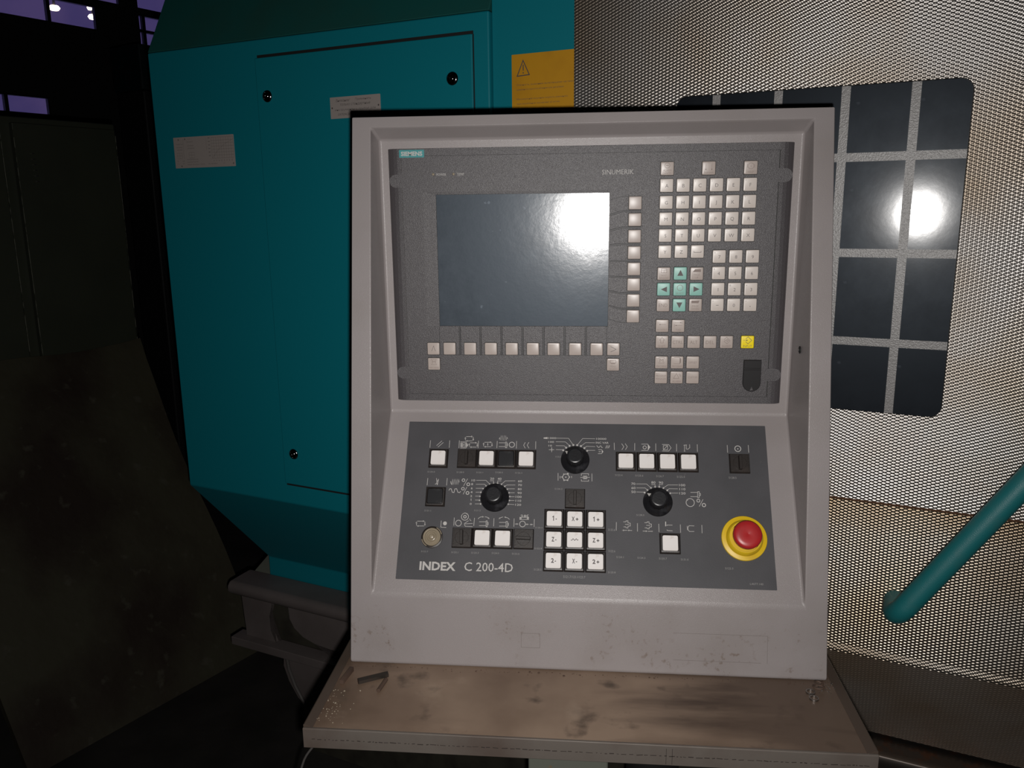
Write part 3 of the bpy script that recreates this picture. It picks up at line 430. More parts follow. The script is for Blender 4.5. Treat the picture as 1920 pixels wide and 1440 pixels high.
obj('sloping_hood', bm, M['teal_hood'], enc, bevel=.002)
bm = NB(); prism(bm, [(.009, mz(-.52)), (.228, mz(-.785)), (.228, mz(-.853)), (1.3, mz(-.853)), (1.3, mz(1.3)), (.009, mz(1.3))], 'x', -.1715, .06)
obj('side_post', bm, M['teal'], enc, bevel=.002)
# access panel with black seal lines above and below
AP = (-.6663, -.2018, -.4752, .3650)
bm = NB(); box(bm, AP[0], AP[1], -.0045, -.0002, mz(AP[2]), mz(AP[3]))
ap = obj('access_panel', bm, M['teal'], enc, bevel=.0018)
bm = NB(); box(bm, AP[0]+.004, AP[1]+.001, -.0015, -.0001, mz(AP[3]), mz(AP[3])+.0052); box(bm, AP[0]+.002, AP[1], -.0015, -.0001, mz(AP[2])-.0042, mz(AP[2]))
box(bm, AP[1], AP[1]+.0018, -.0012, -.0001, mz(AP[2]), mz(AP[3]))
obj('seal', bm, M['gasket'], enc)
for x_, z_ in ((-.6403, .2952), (-.2397, .2977), (-.6372, -.4077), (-.2380, -.4090)):
    bm = NB(); lathe(bm, [(.0105, 0), (.0112, .0012), (.0098, .0035), (.0075, .0042), (.0066, .0024), (.0045, .0020), (.0030, .0042), (.0012, .0046)], 28)
    obj('panel_lock', bm, M['chrome'], ap, (x_, -.0046, mz(z_)), (PI/2, 0, 0), sm=50)
# lettered plates; local frame: x right, y up, z towards the viewer
def plate(name, x0, x1, z0, z1, m, y=-.0002, tilt=0, th=.0009, r=.001, label=None, par=None):
    w_, h_ = x1-x0, z1-z0
    bm = NB(); loft(bm, [(rr(-w_/2, w_/2, -h_/2, h_/2, r, 3), 0), (rr(-w_/2, w_/2, -h_/2, h_/2, r, 3), th)])
    return obj(name, bm, m, par or enc, ((x0+x1)/2, y, mz((z0+z1)/2)), (PI/2, tilt, 0), label=label)
pl = plate('notice_plate', -.4951, -.3858, .2462, .2833, M['label'], y=-.0047, label='white plate with Russian notice about standard tools')
bm = NB()
for k, (s, wd) in enumerate([('Внимание!', .030), ('только стандартные', .066), ('инструменты с трубой для', .088), ('охлаждения.', .036)]):
    yy = .0125 - k*.0082
    if k == 0: text(bm, s, -.026, yy, .0050, .030, .0011, 0, shear=.2); text(bm, 'Применять', .018, yy, .0050, .034, .0011, 0, shear=.2)
    elif k == 3: text(bm, s, -.018, yy, .0050, .040, .0011, 0, shear=.2)
    else: text(bm, s, 0, yy, .0050, wd, .0011, 0, shear=.2)
for sx in (-1, 1): disc(bm, sx*.0505, 0, .0016, .0011)
obj('lettering', bm, M['ink_dark'], pl)
pl = plate('rating_plate', -.8985, -.7368, .1710, .2315, M['label'], label='white technical plate with small table and grid chart')
bm = NB()
for x_, y_ in ((-.067, .0255), (-.049, .0262), (-.063, -.0265), (.0765, -.0245)): disc(bm, x_, y_, .0018, .0011)
for x_ in range(10): ribbon(bm, [(.022+x_*.0064, .0265), (.022+x_*.0064, -.0135)], .0004, .0011)
for y_ in range(8): ribbon(bm, [(.022, .0265-y_*.0057), (.0796, .0265-y_*.0057)], .0004, .0011)
ribbon(bm, [(.022, -.0135), (.036, .0), (.055, .012), (.0796, .022)], .0004, .0011)
for k in range(6):
    for q in range(2): disc(bm, .0145+q*.0026, .026-k*.0068, .0011, .0011, 6)
for k in range(8): ribbon(bm, [(.026+k*.0068, -.0165), (.026+k*.0068, -.0195)], .0009, .0011)
ribbon(bm, [(-.0545, .027), (-.0545, -.0115)], .0004, .0011); ribbon(bm, [(.0085, .027), (.0085, .002)], .0004, .0011)
rl = random.Random(5)
def scribble(x0, x1, y, h=.0017):
    x_ = x0
    while x_ < x1:
        wl = min(.0011 + rl.random()*.0010, x1-x_+.0003); ribbon(bm, [(x_, y-h/2), (x_+wl*.4, y+h/2), (x_+wl*.8, y-h/2)], .00042, .0011); x_ += wl + .0002 + (.0012 if rl.random() < .12 else 0)
for x0, x1, y in ((-.0745, -.0565, .0165), (-.0735, -.0575, .0105), (-.0725, -.0580, .0055), (-.041, -.033, .0262), (-.0445, -.027, .0205), (-.043, -.0265, .0130), (-.043, -.025, .0078), (-.047, -.017, -.0140), (-.047, -.017, -.0188), (-.047, .001, -.0238), (-.0745, -.071, -.0165), (-.0745, -.071, -.0215), (-.060, -.054, -.0165), (-.060, -.054, -.0215), (.010, .0145, -.0235), (.018, .034, -.0235), (.05, .055, -.0235)): scribble(x0, x1, y)
for x0, y0 in ((-.073, -.0005), (-.040, .0)):
    ribbon(bm, [(x0, y0), (x0+.014, y0), (x0+.014, y0-.011), (x0, y0-.011), (x0, y0)], .0004, .0011); ribbon(bm, [(x0+.007, y0), (x0+.007, y0-.011)], .0004, .0011); ribbon(bm, [(x0, y0-.0055), (x0+.014, y0-.0055)], .0004, .0011)
obj('lettering', bm, M['ink_mid'], pl)
pl = plate('warning_sticker', -.1356, -.0235, .168, .3282, M['sticker'], y=.0088, th=.0004, label='amber warning sticker with black triangle and Russian text')
bm = NB()
ribbon(bm, [(-.0463, .0465), (-.0245, .0475), (-.0355, .0700), (-.0463, .0465)], .0016, .0006)
ribbon(bm, [(-.0353, .0635), (-.0353, .0545)], .0017, .0006); disc(bm, -.0353, .0510, .0011, .0006)
for k, (s, wd) in enumerate([('Опасность, вызванная вылетающими частями', .0995), ('зажимного приспособления или деталями', .083), (None, 0), ('Максимальная окружная скорость зажимного', .0900), ('приспособления составляет 63 м/сек.', .077), (None, 0), ('Принципиально соблюдайте следующее:', .080), ('перед включением шпинделя', .088)]):
    if s: text(bm, s, -.0475 + wd/2, .0325 - k*.0074, .0034, wd, .0006, 0)
obj('lettering', bm, M['ink_dark'], pl)

# sliding door of embossed stainless
DY = -.020
door = empty('machine_door', MO + ex*.75, MROT, 'embossed stainless sliding door with gridded dark window behind the console', 'door')
DX = -.75
M['emboss_hi'] = M['emboss']
def dbox(name, x0, x1, y0, y1, z0, z1, m, **k):
    bm = NB(); box(bm, x0+DX, x1+DX, y0, y1, z0, z1); return obj(name, bm, m, door, **k)
dbox('embossed_sheet', -.0150, 1.55, DY, DY+.003, mz(-.3415), mz(1.1), M['emboss'])
M['seam'] = mat('rusty_seam', (.10, .04, .015), .8)
dbox('seam_strip', -.0120, 1.55, DY+.0012, DY+.003, mz(-.3445), mz(-.3417), M['seam'])
bm = NB()
# lower sheet folds back under the door
zb = mz(-.589)
prof = [(DY, mz(-.3447)), (DY-.0006, zb+.012), (DY-.0028, zb+.004), (DY-.0024, zb-.0008), (DY+.002, zb-.0008), (DY+.003, mz(-.3447))]
prism(bm, prof, 'x', -.010+DX, 1.55+DX); obj('embossed_sheet', bm, M['emboss_low'], door, label='tarnished lower embossed sheet')
bm = NB(); prism(bm, [(DY-.0022, zb-.0012), (.090, mz(-.784)), (.094, mz(-.782)), (DY+.004, zb-.0012)], 'x', -.010+DX, 1.55+DX)
obj('folded_under_sheet', bm, M['emboss_under'], door, label='dirty embossed sheet sloping back under the door')
dbox('light_blocker', .065, 1.5, DY+.0045, .10, mz(-.57), mz(1.1), M['gasket'])  # unseen dark box added behind the door to block light
# window: black plate, grey textured grid, glossy panes
wx = [.1480, .2070, .2930, .3810, .4670, .5335]; wzs = [-.2070, -.1058, .0180, .1470, .2415]
M['plate_black'] = mat('black_window_plate', (.008, .008, .009), .35)
bm = NB(); o1 = rr(wx[0]+DX, wx[-1]+DX, wzs[0], wzs[-1], .016, 6)
loft(bm, [(o1, 0), (o1, .0028), (rr(wx[0]+DX+.001, wx[-1]+DX-.001, wzs[0]+.001, wzs[-1]-.001, .015, 6), .0036)])
win = obj('window_plate', bm, M['plate_black'], door, (0, DY-.0002, H0), (PI/2, 0, 0), label='black rounded window plate behind the console')
g = .0056
for x_ in wx[1:-1]:
    bm = NB(); box(bm, x_+DX-g, x_+DX+g, wzs[0]+.0012, wzs[-1]-.0012, .0036, .0045); obj('grid_strip', bm, M['strip'], win)
for z_ in wzs[1:-1]:
    for i in range(5):
        bm = NB(); box(bm, (wx[i]+g if i else wx[0]+.0012)+DX, (wx[i+1]-g if i < 4 else wx[-1]-.0012)+DX, z_-g, z_+g, .0036, .0045); obj('grid_strip', bm, M['strip'], win)
for i in range(5):
    for j in range(4):
        x0 = wx[i]+g+.0003 if i else wx[0]+.0012; x1 = wx[i+1]-g-.0003 if i < 4 else wx[-1]-.0012
        z0 = wzs[j]+g+.0003 if j else wzs[0]+.0012; z1 = wzs[j+1]-g-.0003 if j < 3 else wzs[-1]-.0012
        rs = [.0005]*4
        if i == 0 and j == 0: rs[0] = .015
        if i == 4 and j == 0: rs[1] = .015
        if i == 4 and j == 3: rs[2] = .015
        if i == 0 and j == 3: rs[3] = .015
        cx_, cz_ = (x0+x1)/2, (z0+z1)/2
        bm = NB(); loft(bm, [(rr(x0-cx_, x1-cx_, z0-cz_, z1-cz_, rs, 4), 0), (rr(x0-cx_, x1-cx_, z0-cz_, z1-cz_, rs, 4), .0012)])
        obj('pane', bm, M['pane'], win, (cx_+DX, cz_, .0036))
# teal tubular handle running up to the right
P0 = Vector((.4985, 0, mz(-.4900))); hd = Vector((.1240, 0, .2020)).normalized()
path = [P0 + Vector((0, DY+.001, 0)), P0 + Vector((0, DY-.032, 0))]
yb = -.080; rbend = .026
cen = P0 + Vector((0, yb+rbend, 0)) + hd*rbend
for k in range(1, 9):
    t = PI/2*k/8
    path.append(P0 + Vector((0, yb+rbend, 0)) + hd*(rbend*(1-math.cos(t))) + Vector((0, -rbend*math.sin(t), 0)))
q = path[-1]
for k in range(1, 24): path.append(q + hd*.020*k)
e = path[-1]
for k in range(1, 8):
    t = PI/2*k/7; path.append(e + hd*(rbend*math.sin(t)) + Vector((0, rbend*(1-math.cos(t)), 0)))
path.append(Vector((path[-1].x, DY+.001, path[-1].z)))
bm = NB(); tube(bm, [p + Vector((DX, 0, 0)) for p in path], .0158, 24)
obj('handle', bm, M['teal_handle'], door, sm=60, label='teal powder-coated tubular door handle')

# sill under the door
sill = empty('door_sill', MO + ex*.75 + ey*.06, MROT, 'plain steel sill below the embossed door, right of the tray', 'sill')
bm = NB(); prism(bm, [(-.06+.035, mz(-.8050)), (-.06+.040, mz(-.7905)), (-.06+.052, mz(-.7885)), (-.06+.16, mz(-.797)), (.55, mz(-.797)), (.55, mz(-1.0)), (-.02, mz(-1.0))], 'x', -.40, .80)
obj('channel', bm, M['dark_steel'], sill, bevel=.003)
bm = NB(); box(bm, -.40, .80, 0, .55, 0.001, mz(-1.0)-.0005); obj('plinth', bm, M['bed'], sill, bevel=.003)

# machine bed with the cut-away bracket, left of the tray
bedr = empty('machine_bed', MO + ex*-.75 + ey*.35, MROT, 'pale grey machine bed under the teal enclosure, with a curved cut-out', 'machine base')
BX, BY = .75, -.35
def bbox(name, x0, x1, y0, y1, z0, z1, m, **k):
    bm = NB(); box(bm, x0+BX, x1+BX, y0+BY, y1+BY, mz(z0), mz(z1)); return obj(name, bm, m, bedr, **k)
bm = NB(); prism(bm, [(.142+BY, mz(-.858)), (.142+BY, mz(-.843)), (.152+BY, mz(-.833)), (.20+BY, mz(-.832)), (.227+BY, mz(-.832)), (.227+BY, mz(-.868)), (.152+BY, mz(-.868))], 'x', -1.015+BX, -.30+BX)
obj('top_flange', bm, M['bed'], bedr, bevel=.006, seg=3)
hole = [(-.886, -.8755), (-.897, -.909), (-.896, -.950), (-.880, -.985), (-.860, -1.0135), (-.640, -1.0135), (-.640, -.957), (-.71, -.957), (-.759, -.953), (-.794, -.943), (-.819, -.925), (-.832, -.903), (-.834, -.8755)]
for nm, pts in (('web', [(-.985, -.866), (-.886, -.866)] + hole[:5][::1] + [(-.975, -1.0135)]), ('web_cover', [(-.834, -.866), (-.30, -.866), (-.30, -1.0135), (-.640, -1.0135)] + hole[6:][::1])):
    bm = NB(); prism(bm, [(p[0]+BX, mz(p[1])) for p in pts], 'y', .160+BY, .170+BY)
    bmesh.ops.triangulate(bm, faces=[f for f in bm.faces if len(f.verts) > 4])
    obj(nm, bm, M['bed'], bedr)
bbox('inner_plate', -.93, -.30, .205, .225, -1.02, -.869, M['bed_dark'])
bbox('lower_rail', -1.008, -.30, .135, .178, -1.000, -.978, M['bed'], bevel=.002)
bbox('rail_shelf', -1.0, -.30, .1785, .24, -1.022, -1.0145, M['bed'])
bm = NB(); pts = [(-.868, -1.001), (-.872, -1.045), (-.858, -1.085), (-.832, -1.125), (-.800, -1.150), (-.76, -1.160), (-.60, -1.160), (-.60, -1.001)]
prism(bm, [(p[0]+BX, mz(p[1])) for p in pts], 'y', .17+BY, .18+BY); obj('hanging_guard', bm, M['bed'], bedr)
bm = NB(); tube(bm, [(x_+BX, .158+BY, mz(z_)) for x_, z_ in ((-.850, -1.002), (-.845, -1.04), (-.828, -1.085), (-.805, -1.122), (-.785, -1.148))], .0045, 8); obj('hose', bm, M['cable'], bedr, sm=60)
bbox('column_base', -.90, .30, .26, 1.2, -1.349, -.858, M['bed_dark'])
bm = NB(); prism(bm, [(.229+BY, mz(-.857)), (.229+BY, mz(-.835)), (.50+BY, mz(-.72)), (.50+BY, mz(-.857))], 'x', -1.0+BX, -.952+BX); obj('rear_gusset', bm, M['column'], bedr)

# ================================================================ tray and its column
ZT = H0 - .450
tray = empty('tray_shelf', (0, -.09, 0), 0, 'worn brown metal tray shelf under the grey console', 'shelf')
TY = .09
bm = NB()
# shallow pan: top sheet, folded front lip with a raised edge, side rims
box(bm, -.2915, .2915, -.2705+TY, .060+TY, ZT-.004, ZT)
def tray_dark_end(m):  # mixes in darker brown towards the right end, with streaks
    nt, N, K, b = nodes(m); tc = N.new('ShaderNodeTexCoord'); sp_ = N.new('ShaderNodeSeparateXYZ'); K.new(tc.outputs['Object'], sp_.inputs[0])
    old = b.inputs['Base Color'].links[0].from_socket
    mp = N.new('ShaderNodeMapping'); mp.inputs['Scale'].default_value = (5, 26, 1); K.new(tc.outputs['Object'], mp.inputs['Vector'])
    n1 = N.new('ShaderNodeTexNoise'); n1.inputs['Scale'].default_value = 1; n1.inputs['Detail'].default_value = 6; K.new(mp.outputs['Vector'], n1.inputs['Vector'])
    edge = math_(nt, 'MULTIPLY', math_(nt, 'ADD', math_(nt, 'SUBTRACT', sp_.outputs[0], .06), math_(nt, 'MULTIPLY', math_(nt, 'SUBTRACT', n1.outputs['Fac'], .5), .30)), 7, True)
    streak = math_(nt, 'MULTIPLY', math_(nt, 'SUBTRACT', n1.outputs['Fac'], .57), 5, True)
    f = math_(nt, 'ADD', math_(nt, 'MULTIPLY', edge, .80), math_(nt, 'MULTIPLY', streak, .3), True)
    mx = N.new('ShaderNodeMix'); mx.data_type = 'RGBA'; K.new(f, mx.inputs['Factor']); K.new(old, mx.inputs['A']); mx.inputs['B'].default_value = (.088, .058, .043, 1)
    K.new(mx.outputs['Result'], b.inputs['Base Color'])
tray_dark_end(M['tray'])
pan = obj('top_sheet', bm, M['tray'], tray)
bm = NB(); prism(bm, [(-.2745+TY, ZT-.0215), (-.2745+TY, ZT+.0006), (-.2735+TY, ZT+.0015), (-.2712+TY, ZT+.0013), (-.2706+TY, ZT-.0002), (-.2706+TY, ZT-.0225)], 'x', -.2935, .2935)
lip = obj('front_lip', bm, M['lip'], tray, bevel=.0006, seg=1)
bm = NB(); rs_ = random.Random(11); x_ = -.284
while x_ < .285:
    wd = .001 + rs_.random()*.006; ribbon(bm, [(x_, ZT-.0108 + rs_.uniform(-.0004, .0004)), (x_+wd, ZT-.0108 + rs_.uniform(-.0004, .0004))], .0006 + rs_.random()*.0005); x_ += wd + .0008 + rs_.random()*.003
for x_ in (.0855, .0915): ribbon(bm, [(x_, ZT-.002), (x_, ZT-.020)], .0005)
for v in bm.verts: v.co = (v.co.x, -.27462+TY, v.co.y)
obj('scratch_line', bm, M['scratch'], lip, norm=False)
for sx in (-1, 1):
    bm = NB(); prism(bm, [(sx*.2916, ZT-.020), (sx*.2935, ZT-.020), (sx*.2937, ZT+.0030), (sx*.2925, ZT+.0036), (sx*.2835, ZT+.0004), (sx*.2835, ZT+.0001), (sx*.2916, ZT+.0001)], 'y', -.2704+TY, .060+TY)
    obj('side_rim', bm, M['rim'], tray)
ped = empty('pedestal', (0, -.06, 0), 0, 'greenish-white square pedestal carrying the tray shelf', 'pedestal')
bm = NB(); box(bm, -.068, .033, -.045, .055, .012, ZT-.0245); obj('column', bm, M['column'], ped, bevel=.003)
bm = NB(); box(bm, -.16, .055, -.13, .14, 0.0005, .012); obj('base_plate', bm, M['dark_steel'], ped, bevel=.002)
bm = NB(); box(bm, -.19, -.0685, -.02, .07, ZT-.17, ZT-.0245); obj('junction_box', bm, M['dark_steel'], ped, bevel=.006)
bm = NB(); box(bm, -.20, .20, -.045, .10, ZT-.0243, ZT-.0042); obj('support_plate', bm, M['dark_steel'], ped)
# post with faded red and white bands standing behind the pedestal
sp = empty('warning_post', (.107, .10, 0), 0, 'dark post with faded red and white slanting bands under the tray', 'post')
bm = NB(); lathe(bm, [(.040, .001), (.040, ZT-.03)], 28); obj('tube', bm, M['gasket'], sp, sm=40)
for k in range(6):
    bm = NB(); n = 20; V = []
    for i in range(n+1):
        a = PI + PI*i/n; z0 = ZT-.235+.030*k + (.045*abs(math.cos(a)))
        V.append([bm.verts.new((r*math.cos(a), r*math.sin(a), z0+dz)) for r, dz in ((.0402, 0), (.0402, .016), (.0412, .016), (.0412, 0))])
    for i in range(n):
        for q_ in range(4): bm.faces.new((V[i][q_], V[i+1][q_], V[i+1][(q_+1) % 4], V[i][(q_+1) % 4]))
    bm.faces.new(V[0]); bm.faces.new(V[-1][::-1])
    obj('band', bm, M['red' if k % 2 else 'white'], sp, sm=40)
kp = [Vector(p) for p in ((-.325, -.02, .004), (-.365, -.09, .15), (-.378, -.10, .45), (-.376, -.10, .66), (-.366, -.10, .722), (-.347, -.10, .754), (-.322, -.095, .785), (-.300, -.08, .83), (-.285, -.06, ZT-.006))]
path = []
for i in range(len(kp)-1):
    a, b_, c, d = kp[max(i-1, 0)], kp[i], kp[i+1], kp[min(i+2, len(kp)-1)]
    for k in range(5):
        t = k/5; path.append(.5*((2*b_) + (c-a)*t + (2*a-5*b_+4*c-d)*t*t + (3*b_-a-3*c+d)*t**3))
path.append(kp[-1])
bm = NB(); tube(bm, path, .0016, 8)
tag(obj('thin_cable', bm, M['cable'], sm=60), 'thin grey cable hanging from the left underside of the tray', 'cable')

# loose things on the tray
def rod(name, a, b_, r, m, label, cat, n=6, group=None, z=None):
    a = Vector((*a, 0)); b_ = Vector((*b_, 0)); d = b_-a; L_ = d.length
    bm = NB(); pr = [(r*.88, 0), (r, r*.15), (r, L_-r*.15), (r*.88, L_)]
    loft(bm, [(circ(0, 0, q_, n, PI/n), z_) for q_, z_ in pr])
    loft(bm, [(circ(0, 0, r*.45, n), L_-.0006), (circ(0, 0, r*.45, n), L_+.0002)])
    mid = (a+b_)/2
    o = obj(name, bm, m, None, (a.x, a.y, ZT + r*math.cos(PI/n) + .0001), sm=30)
    o.rotation_euler = (PI/2, 0, math.atan2(d.y, d.x) + PI/2)
    return tag(o, label, cat, group)
rod('steel_rod', (-.2575, -.1875), (-.2265, -.1700), .0038, M['dark_steel'], 'dark hexagonal steel rod lying near the left end of the tray', 'rod')
rod('steel_pin', (-.2300, -.2030), (-.2265, -.1790), .0024, M['rust'], 'thin rusty pin lying against the dark hexagonal rod', 'pin', 8)
rod('wooden_stub', (-.2765, -.1890), (-.2725, -.1600), .0034, M['rust'], 'rusty brown stub beside the left rim of the tray', 'stub', 4)
def ringobj(x_, y_, r, tilt, label, z_, nm='metal_ring', m='steel'):
    bm = NB(); n = 24; prof = [(r-.0011, -.0011), (r, -.0011), (r, .0011), (r-.0011, .0011)]
    V = [[bm.verts.new((q_[0]*math.cos(2*PI*i/n), q_[0]*math.sin(2*PI*i/n), q_[1])) for q_ in prof] for i in range(n)]
    for i in range(n):
        for k in range(4): bm.faces.new((V[i][k], V[(i+1) % n][k], V[(i+1) % n][(k+1) % 4], V[i][(k+1) % 4]))
    o = obj(nm, bm, M[m], None, (x_, y_, z_), (tilt, 0, .3), sm=40); return tag(o, label, 'ring')
ringobj(.2552, -.1800, .0052, 0, 'small bright metal ring nearest the front at the right end of the tray', ZT+.0013)
ringobj(.2545, -.1680, .0052, .0, 'small bright metal ring behind its twin at the right end of the tray', ZT+.0013)
bm = NB(); tube(bm, [(.007*math.cos(t*.5)*(1-t*.02), .006*math.sin(t*.5), .0011+t*.00035) for t in range(26)], .0009, 6)
tag(obj('curled_chip', bm, M['rust'], None, (.2655, -.1600, ZT), sm=60), 'curled rusty metal chip by the right foot of the console', 'metal chip')
def crumbs(name, n, gen, m, label, s0=.0006, s1=.0018):
    bm = NB(); rq = random.Random(len(name)+n)
    for _ in range(n):
        x_, y_ = gen(rq); s = rq.uniform(s0, s1)*(1 if rq.random() > .08 else 1.7)
        bmesh.ops.create_icosphere(bm, subdivisions=1, radius=s, matrix=Matrix.Translation((x_, y_, ZT+s*.35)) @ Matrix.Rotation(rq.random()*6, 4, 'Z') @ Matrix.Diagonal((rq.uniform(.6, 1.5), rq.uniform(.6, 1.3), rq.uniform(.4, .9), 1)))
    o = obj(name, bm, M[m]); tag(o, label, 'debris', kind='stuff')
crumbs('pale_crumbs', 70, lambda q_: (-.288+abs(q_.gauss(0, .016)), q_.uniform(-.262, -.200)), 'crumb', 'pale crumbs scattered at the front left corner of the tray', .0002, .0007)
crumbs('rust_flakes', 120, lambda q_: (q_.uniform(-.28, .28), -.1475 - abs(q_.gauss(0, .003))), 'rust', 'rust flakes along the foot of the console', .0002, .0008)
crumbs('swarf_grit', 60, lambda q_: (.272+q_.gauss(0, .008), -.156+q_.gauss(0, .007)), 'steel', 'bright swarf grit in the right rear corner of the tray', .0003, .0009)

# ================================================================ the operator console
con = empty('operator_console', (0, -.05, ZT), 0, 'large grey machine control console with screen, keypad and red stop button', 'control panel')
CO = Vector((0, -.05, ZT))
def cp(p): return Vector(p) - CO
TF = math.tan(math.radians(11.065)); TL = math.radians(33.33); ZCR = -.1719
def yf(z_): return -.0562 + TF*z_
def V3(x_, y_, z_): return cp((x_, y_, z_ + H0))
bm = NB(); W = .2795; ZU = .1925; ZB = -.4497
vs = {}
def vv(k, x_, y_, z_): vs[k] = bm.verts.new(V3(x_, y_, z_))
for s, sx in (('l', -1), ('r', 1)):
    vv(s+'ot', sx*W, yf(ZU), ZU); vv(s+'ob', sx*W, yf(ZB), ZB)
    vv(s+'it', sx*.2562, yf(.1800), .1800); vv(s+'ib', sx*.2533, yf(-.3664), -.3664)
    vv(s+'pt', sx*.2517, 0, .1672); vv(s+'pc', sx*.2517, 0, ZCR)
    vv(s+'bt', sx*W, .085, ZU); vv(s+'bb', sx*W, .085, ZB)
def fc(*k): bm.faces.new([vs[i] for i in k])
fc('lot', 'rot', 'rit', 'lit'); fc('lot', 'lit', 'lib', 'lob'); fc('rot', 'rob', 'rib', 'rit'); fc('lob', 'lib', 'rib', 'rob')
fc('lit', 'rit', 'rpt', 'lpt'); fc('lpt', 'rpt', 'rpc', 'lpc'); fc('lpc', 'rpc', 'rib', 'lib')
for s in 'lr': bm.faces.new([vs[s+i] for i in ('it', 'pt', 'pc')]); bm.faces.new([vs[s+i] for i in ('it', 'pc', 'ib')])
fc('lot', 'lbt', 'rbt', 'rot'); fc('lot', 'lob', 'lbb', 'lbt'); fc('rot', 'rbt', 'rbb', 'rob'); fc('lob', 'rob', 'rbb', 'lbb'); fc('lbt', 'lbb', 'rbb', 'rbt')
# dirt: rust specks near the foot of the paint
def paint_dirt(m):
    nt, N, K, b = nodes(m); tc = N.new('ShaderNodeTexCoord'); sp_ = N.new('ShaderNodeSeparateXYZ'); K.new(tc.outputs['Object'], sp_.inputs[0])
    old = b.inputs['Base Color'].links[0].from_socket
    low = math_(nt, 'SUBTRACT', 1, math_(nt, 'MULTIPLY', sp_.outputs[2], 11), True)
    n1 = N.new('ShaderNodeTexNoise'); n1.inputs['Scale'].default_value = 170; n1.inputs['Detail'].default_value = 4
    n2 = N.new('ShaderNodeTexNoise'); n2.inputs['Scale'].default_value = 16; n2.inputs['Detail'].default_value = 3
    for n in (n1, n2): K.new(tc.outputs['Object'], n.inputs['Vector'])
    sp1 = math_(nt, 'MULTIPLY', math_(nt, 'SUBTRACT', n1.outputs['Fac'], .58), 9, True)
    sp2 = math_(nt, 'MULTIPLY', math_(nt, 'SUBTRACT', n2.outputs['Fac'], .50), 7, True)
    f1 = math_(nt, 'MULTIPLY', math_(nt, 'MULTIPLY', sp1, sp2), low)
    n3 = N.new('ShaderNodeTexNoise'); n3.inputs['Scale'].default_value = 230; K.new(tc.outputs['Object'], n3.inputs['Vector'])
    f2 = math_(nt, 'MULTIPLY', math_(nt, 'SUBTRACT', n3.outputs['Fac'], .80), 30, True)
    smear = math_(nt, 'MULTIPLY', math_(nt, 'MULTIPLY', sp2, low), .10)
    tot = math_(nt, 'ADD', math_(nt, 'ADD', math_(nt, 'MULTIPLY', f1, .75), f2, True), smear, True)
    mx = N.new('ShaderNodeMix'); mx.data_type = 'RGBA'; K.new(tot, mx.inputs['Factor']); K.new(old, mx.inputs['A']); mx.inputs['B'].default_value = (.13, .085, .055, 1)
    K.new(mx.outputs['Result'], b.inputs['Base Color'])
paint_dirt(M['paint'])
hs = obj('housing', bm, M['paint'], con, bevel=.0032, seg=3)
hs.modifiers['bevel'].angle_limit = math.radians(14)
bm = NB(); lathe(bm, [(.0044, 0), (.0044, .0008), (.0032, .0010), (.0030, .0002)], 20)
obj('plug_hole', bm, M['black'], con, V3(.2531, -.036, -.083), (PI/2, 0, -PI/2), sm=40)
# faint outlines of removed stickers on the apron
bm = NB()
a0 = [(-.0725, -.407), (-.0505, -.407), (-.0505, -.4235), (-.0725, -.4235), (-.0725, -.407)]
ribbon(bm, [(x_, z_) for x_, z_ in a0], .0004); ribbon(bm, [(.105, -.4005), (.212, -.4005), (.212, -.432)], .0004); ribbon(bm, [(.105, -.4315), (.205, -.4315)], .0004)
for v in bm.verts: v.co = V3(v.co.x, yf(v.co.y) - .00025, v.co.y)
M['adhesive'] = mat('old_sticker_outline', (.17, .145, .135), .6)
obj('sticker_outline', bm, M['adhesive'], con, norm=False)

UR = (PI/2, 0, 0)                              # upper frame: x right, y up, z out
def UP(x_, y_, z_=0): return V3(x_*.001, -z_*.001, y_*.001)
mm = .001
# display panel: outer moulding with curved sides, then the raised inner face with the screen opening
bm = NB()
def rect(x0, x1, y0, y1): return [(x0, y0), (x1, y0), (x1, y1), (x0, y1)]
prof = [(241.2, 0.2), (240.2, 2.2), (237.5, 4.3), (233.5, 5.8), (229, 6.6), (224.6, 6.8)]
V = [[bm.verts.new((sx*x_*mm, yy*mm, z_*mm)) for x_, z_ in prof] for sx in (-1, 1) for yy in (-156, 156)]
for s in (0, 2):
    for i in range(len(prof)-1): bm.faces.new((V[s][i], V[s][i+1], V[s+1][i+1], V[s+1][i]))
for yy0, yy1 in ((147.6, 156), (-156, -147.4)):
    a = [bm.verts.new((x_*mm, y_*mm, 6.8*mm)) for x_, y_ in rect(-224.6, 224.6, yy0, yy1)]; bm.faces.new(a)
    b2 = [bm.verts.new((x_*mm, (156 if yy0 > 0 else -156)*mm, z_*mm)) for x_, z_ in ((-224.6, 6.8), (224.6, 6.8), (224.6, 0), (-224.6, 0))]; bm.faces.new(b2)
for s, yy in ((0, -156), (1, 156), (2, -156), (3, 156)):
    sx = -1 if s < 2 else 1
    base = bm.verts.new((sx*224.6*mm, yy*mm, 0)); b1 = bm.verts.new((sx*241.2*mm, yy*mm, 0)); bm.faces.new(V[s] + [base, b1] if sx > 0 else [b1, base] + V[s][::-1])
a = [bm.verts.new((x_*mm, y_*mm, 5.2*mm)) for x_, y_ in rect(-224.8, 224.8, -156, 156)]; bm.faces.new(a).material_index = 1
bmesh.ops.remove_doubles(bm, verts=bm.verts, dist=1e-6)
dp = obj('display_panel', bm, [M['panel_black'], M['black']], con, UP(0, 0), UR, norm=False, label='charcoal display panel with screen and keypad')
SX0, SX1, SY0, SY1 = -182.8, 27.6, -59.6, 101.6
bm = NB()
xs = [-223.9, -198.6, SX0, SX1, 223.3]; ys = [-146.9, SY0, SY1, 147.2]
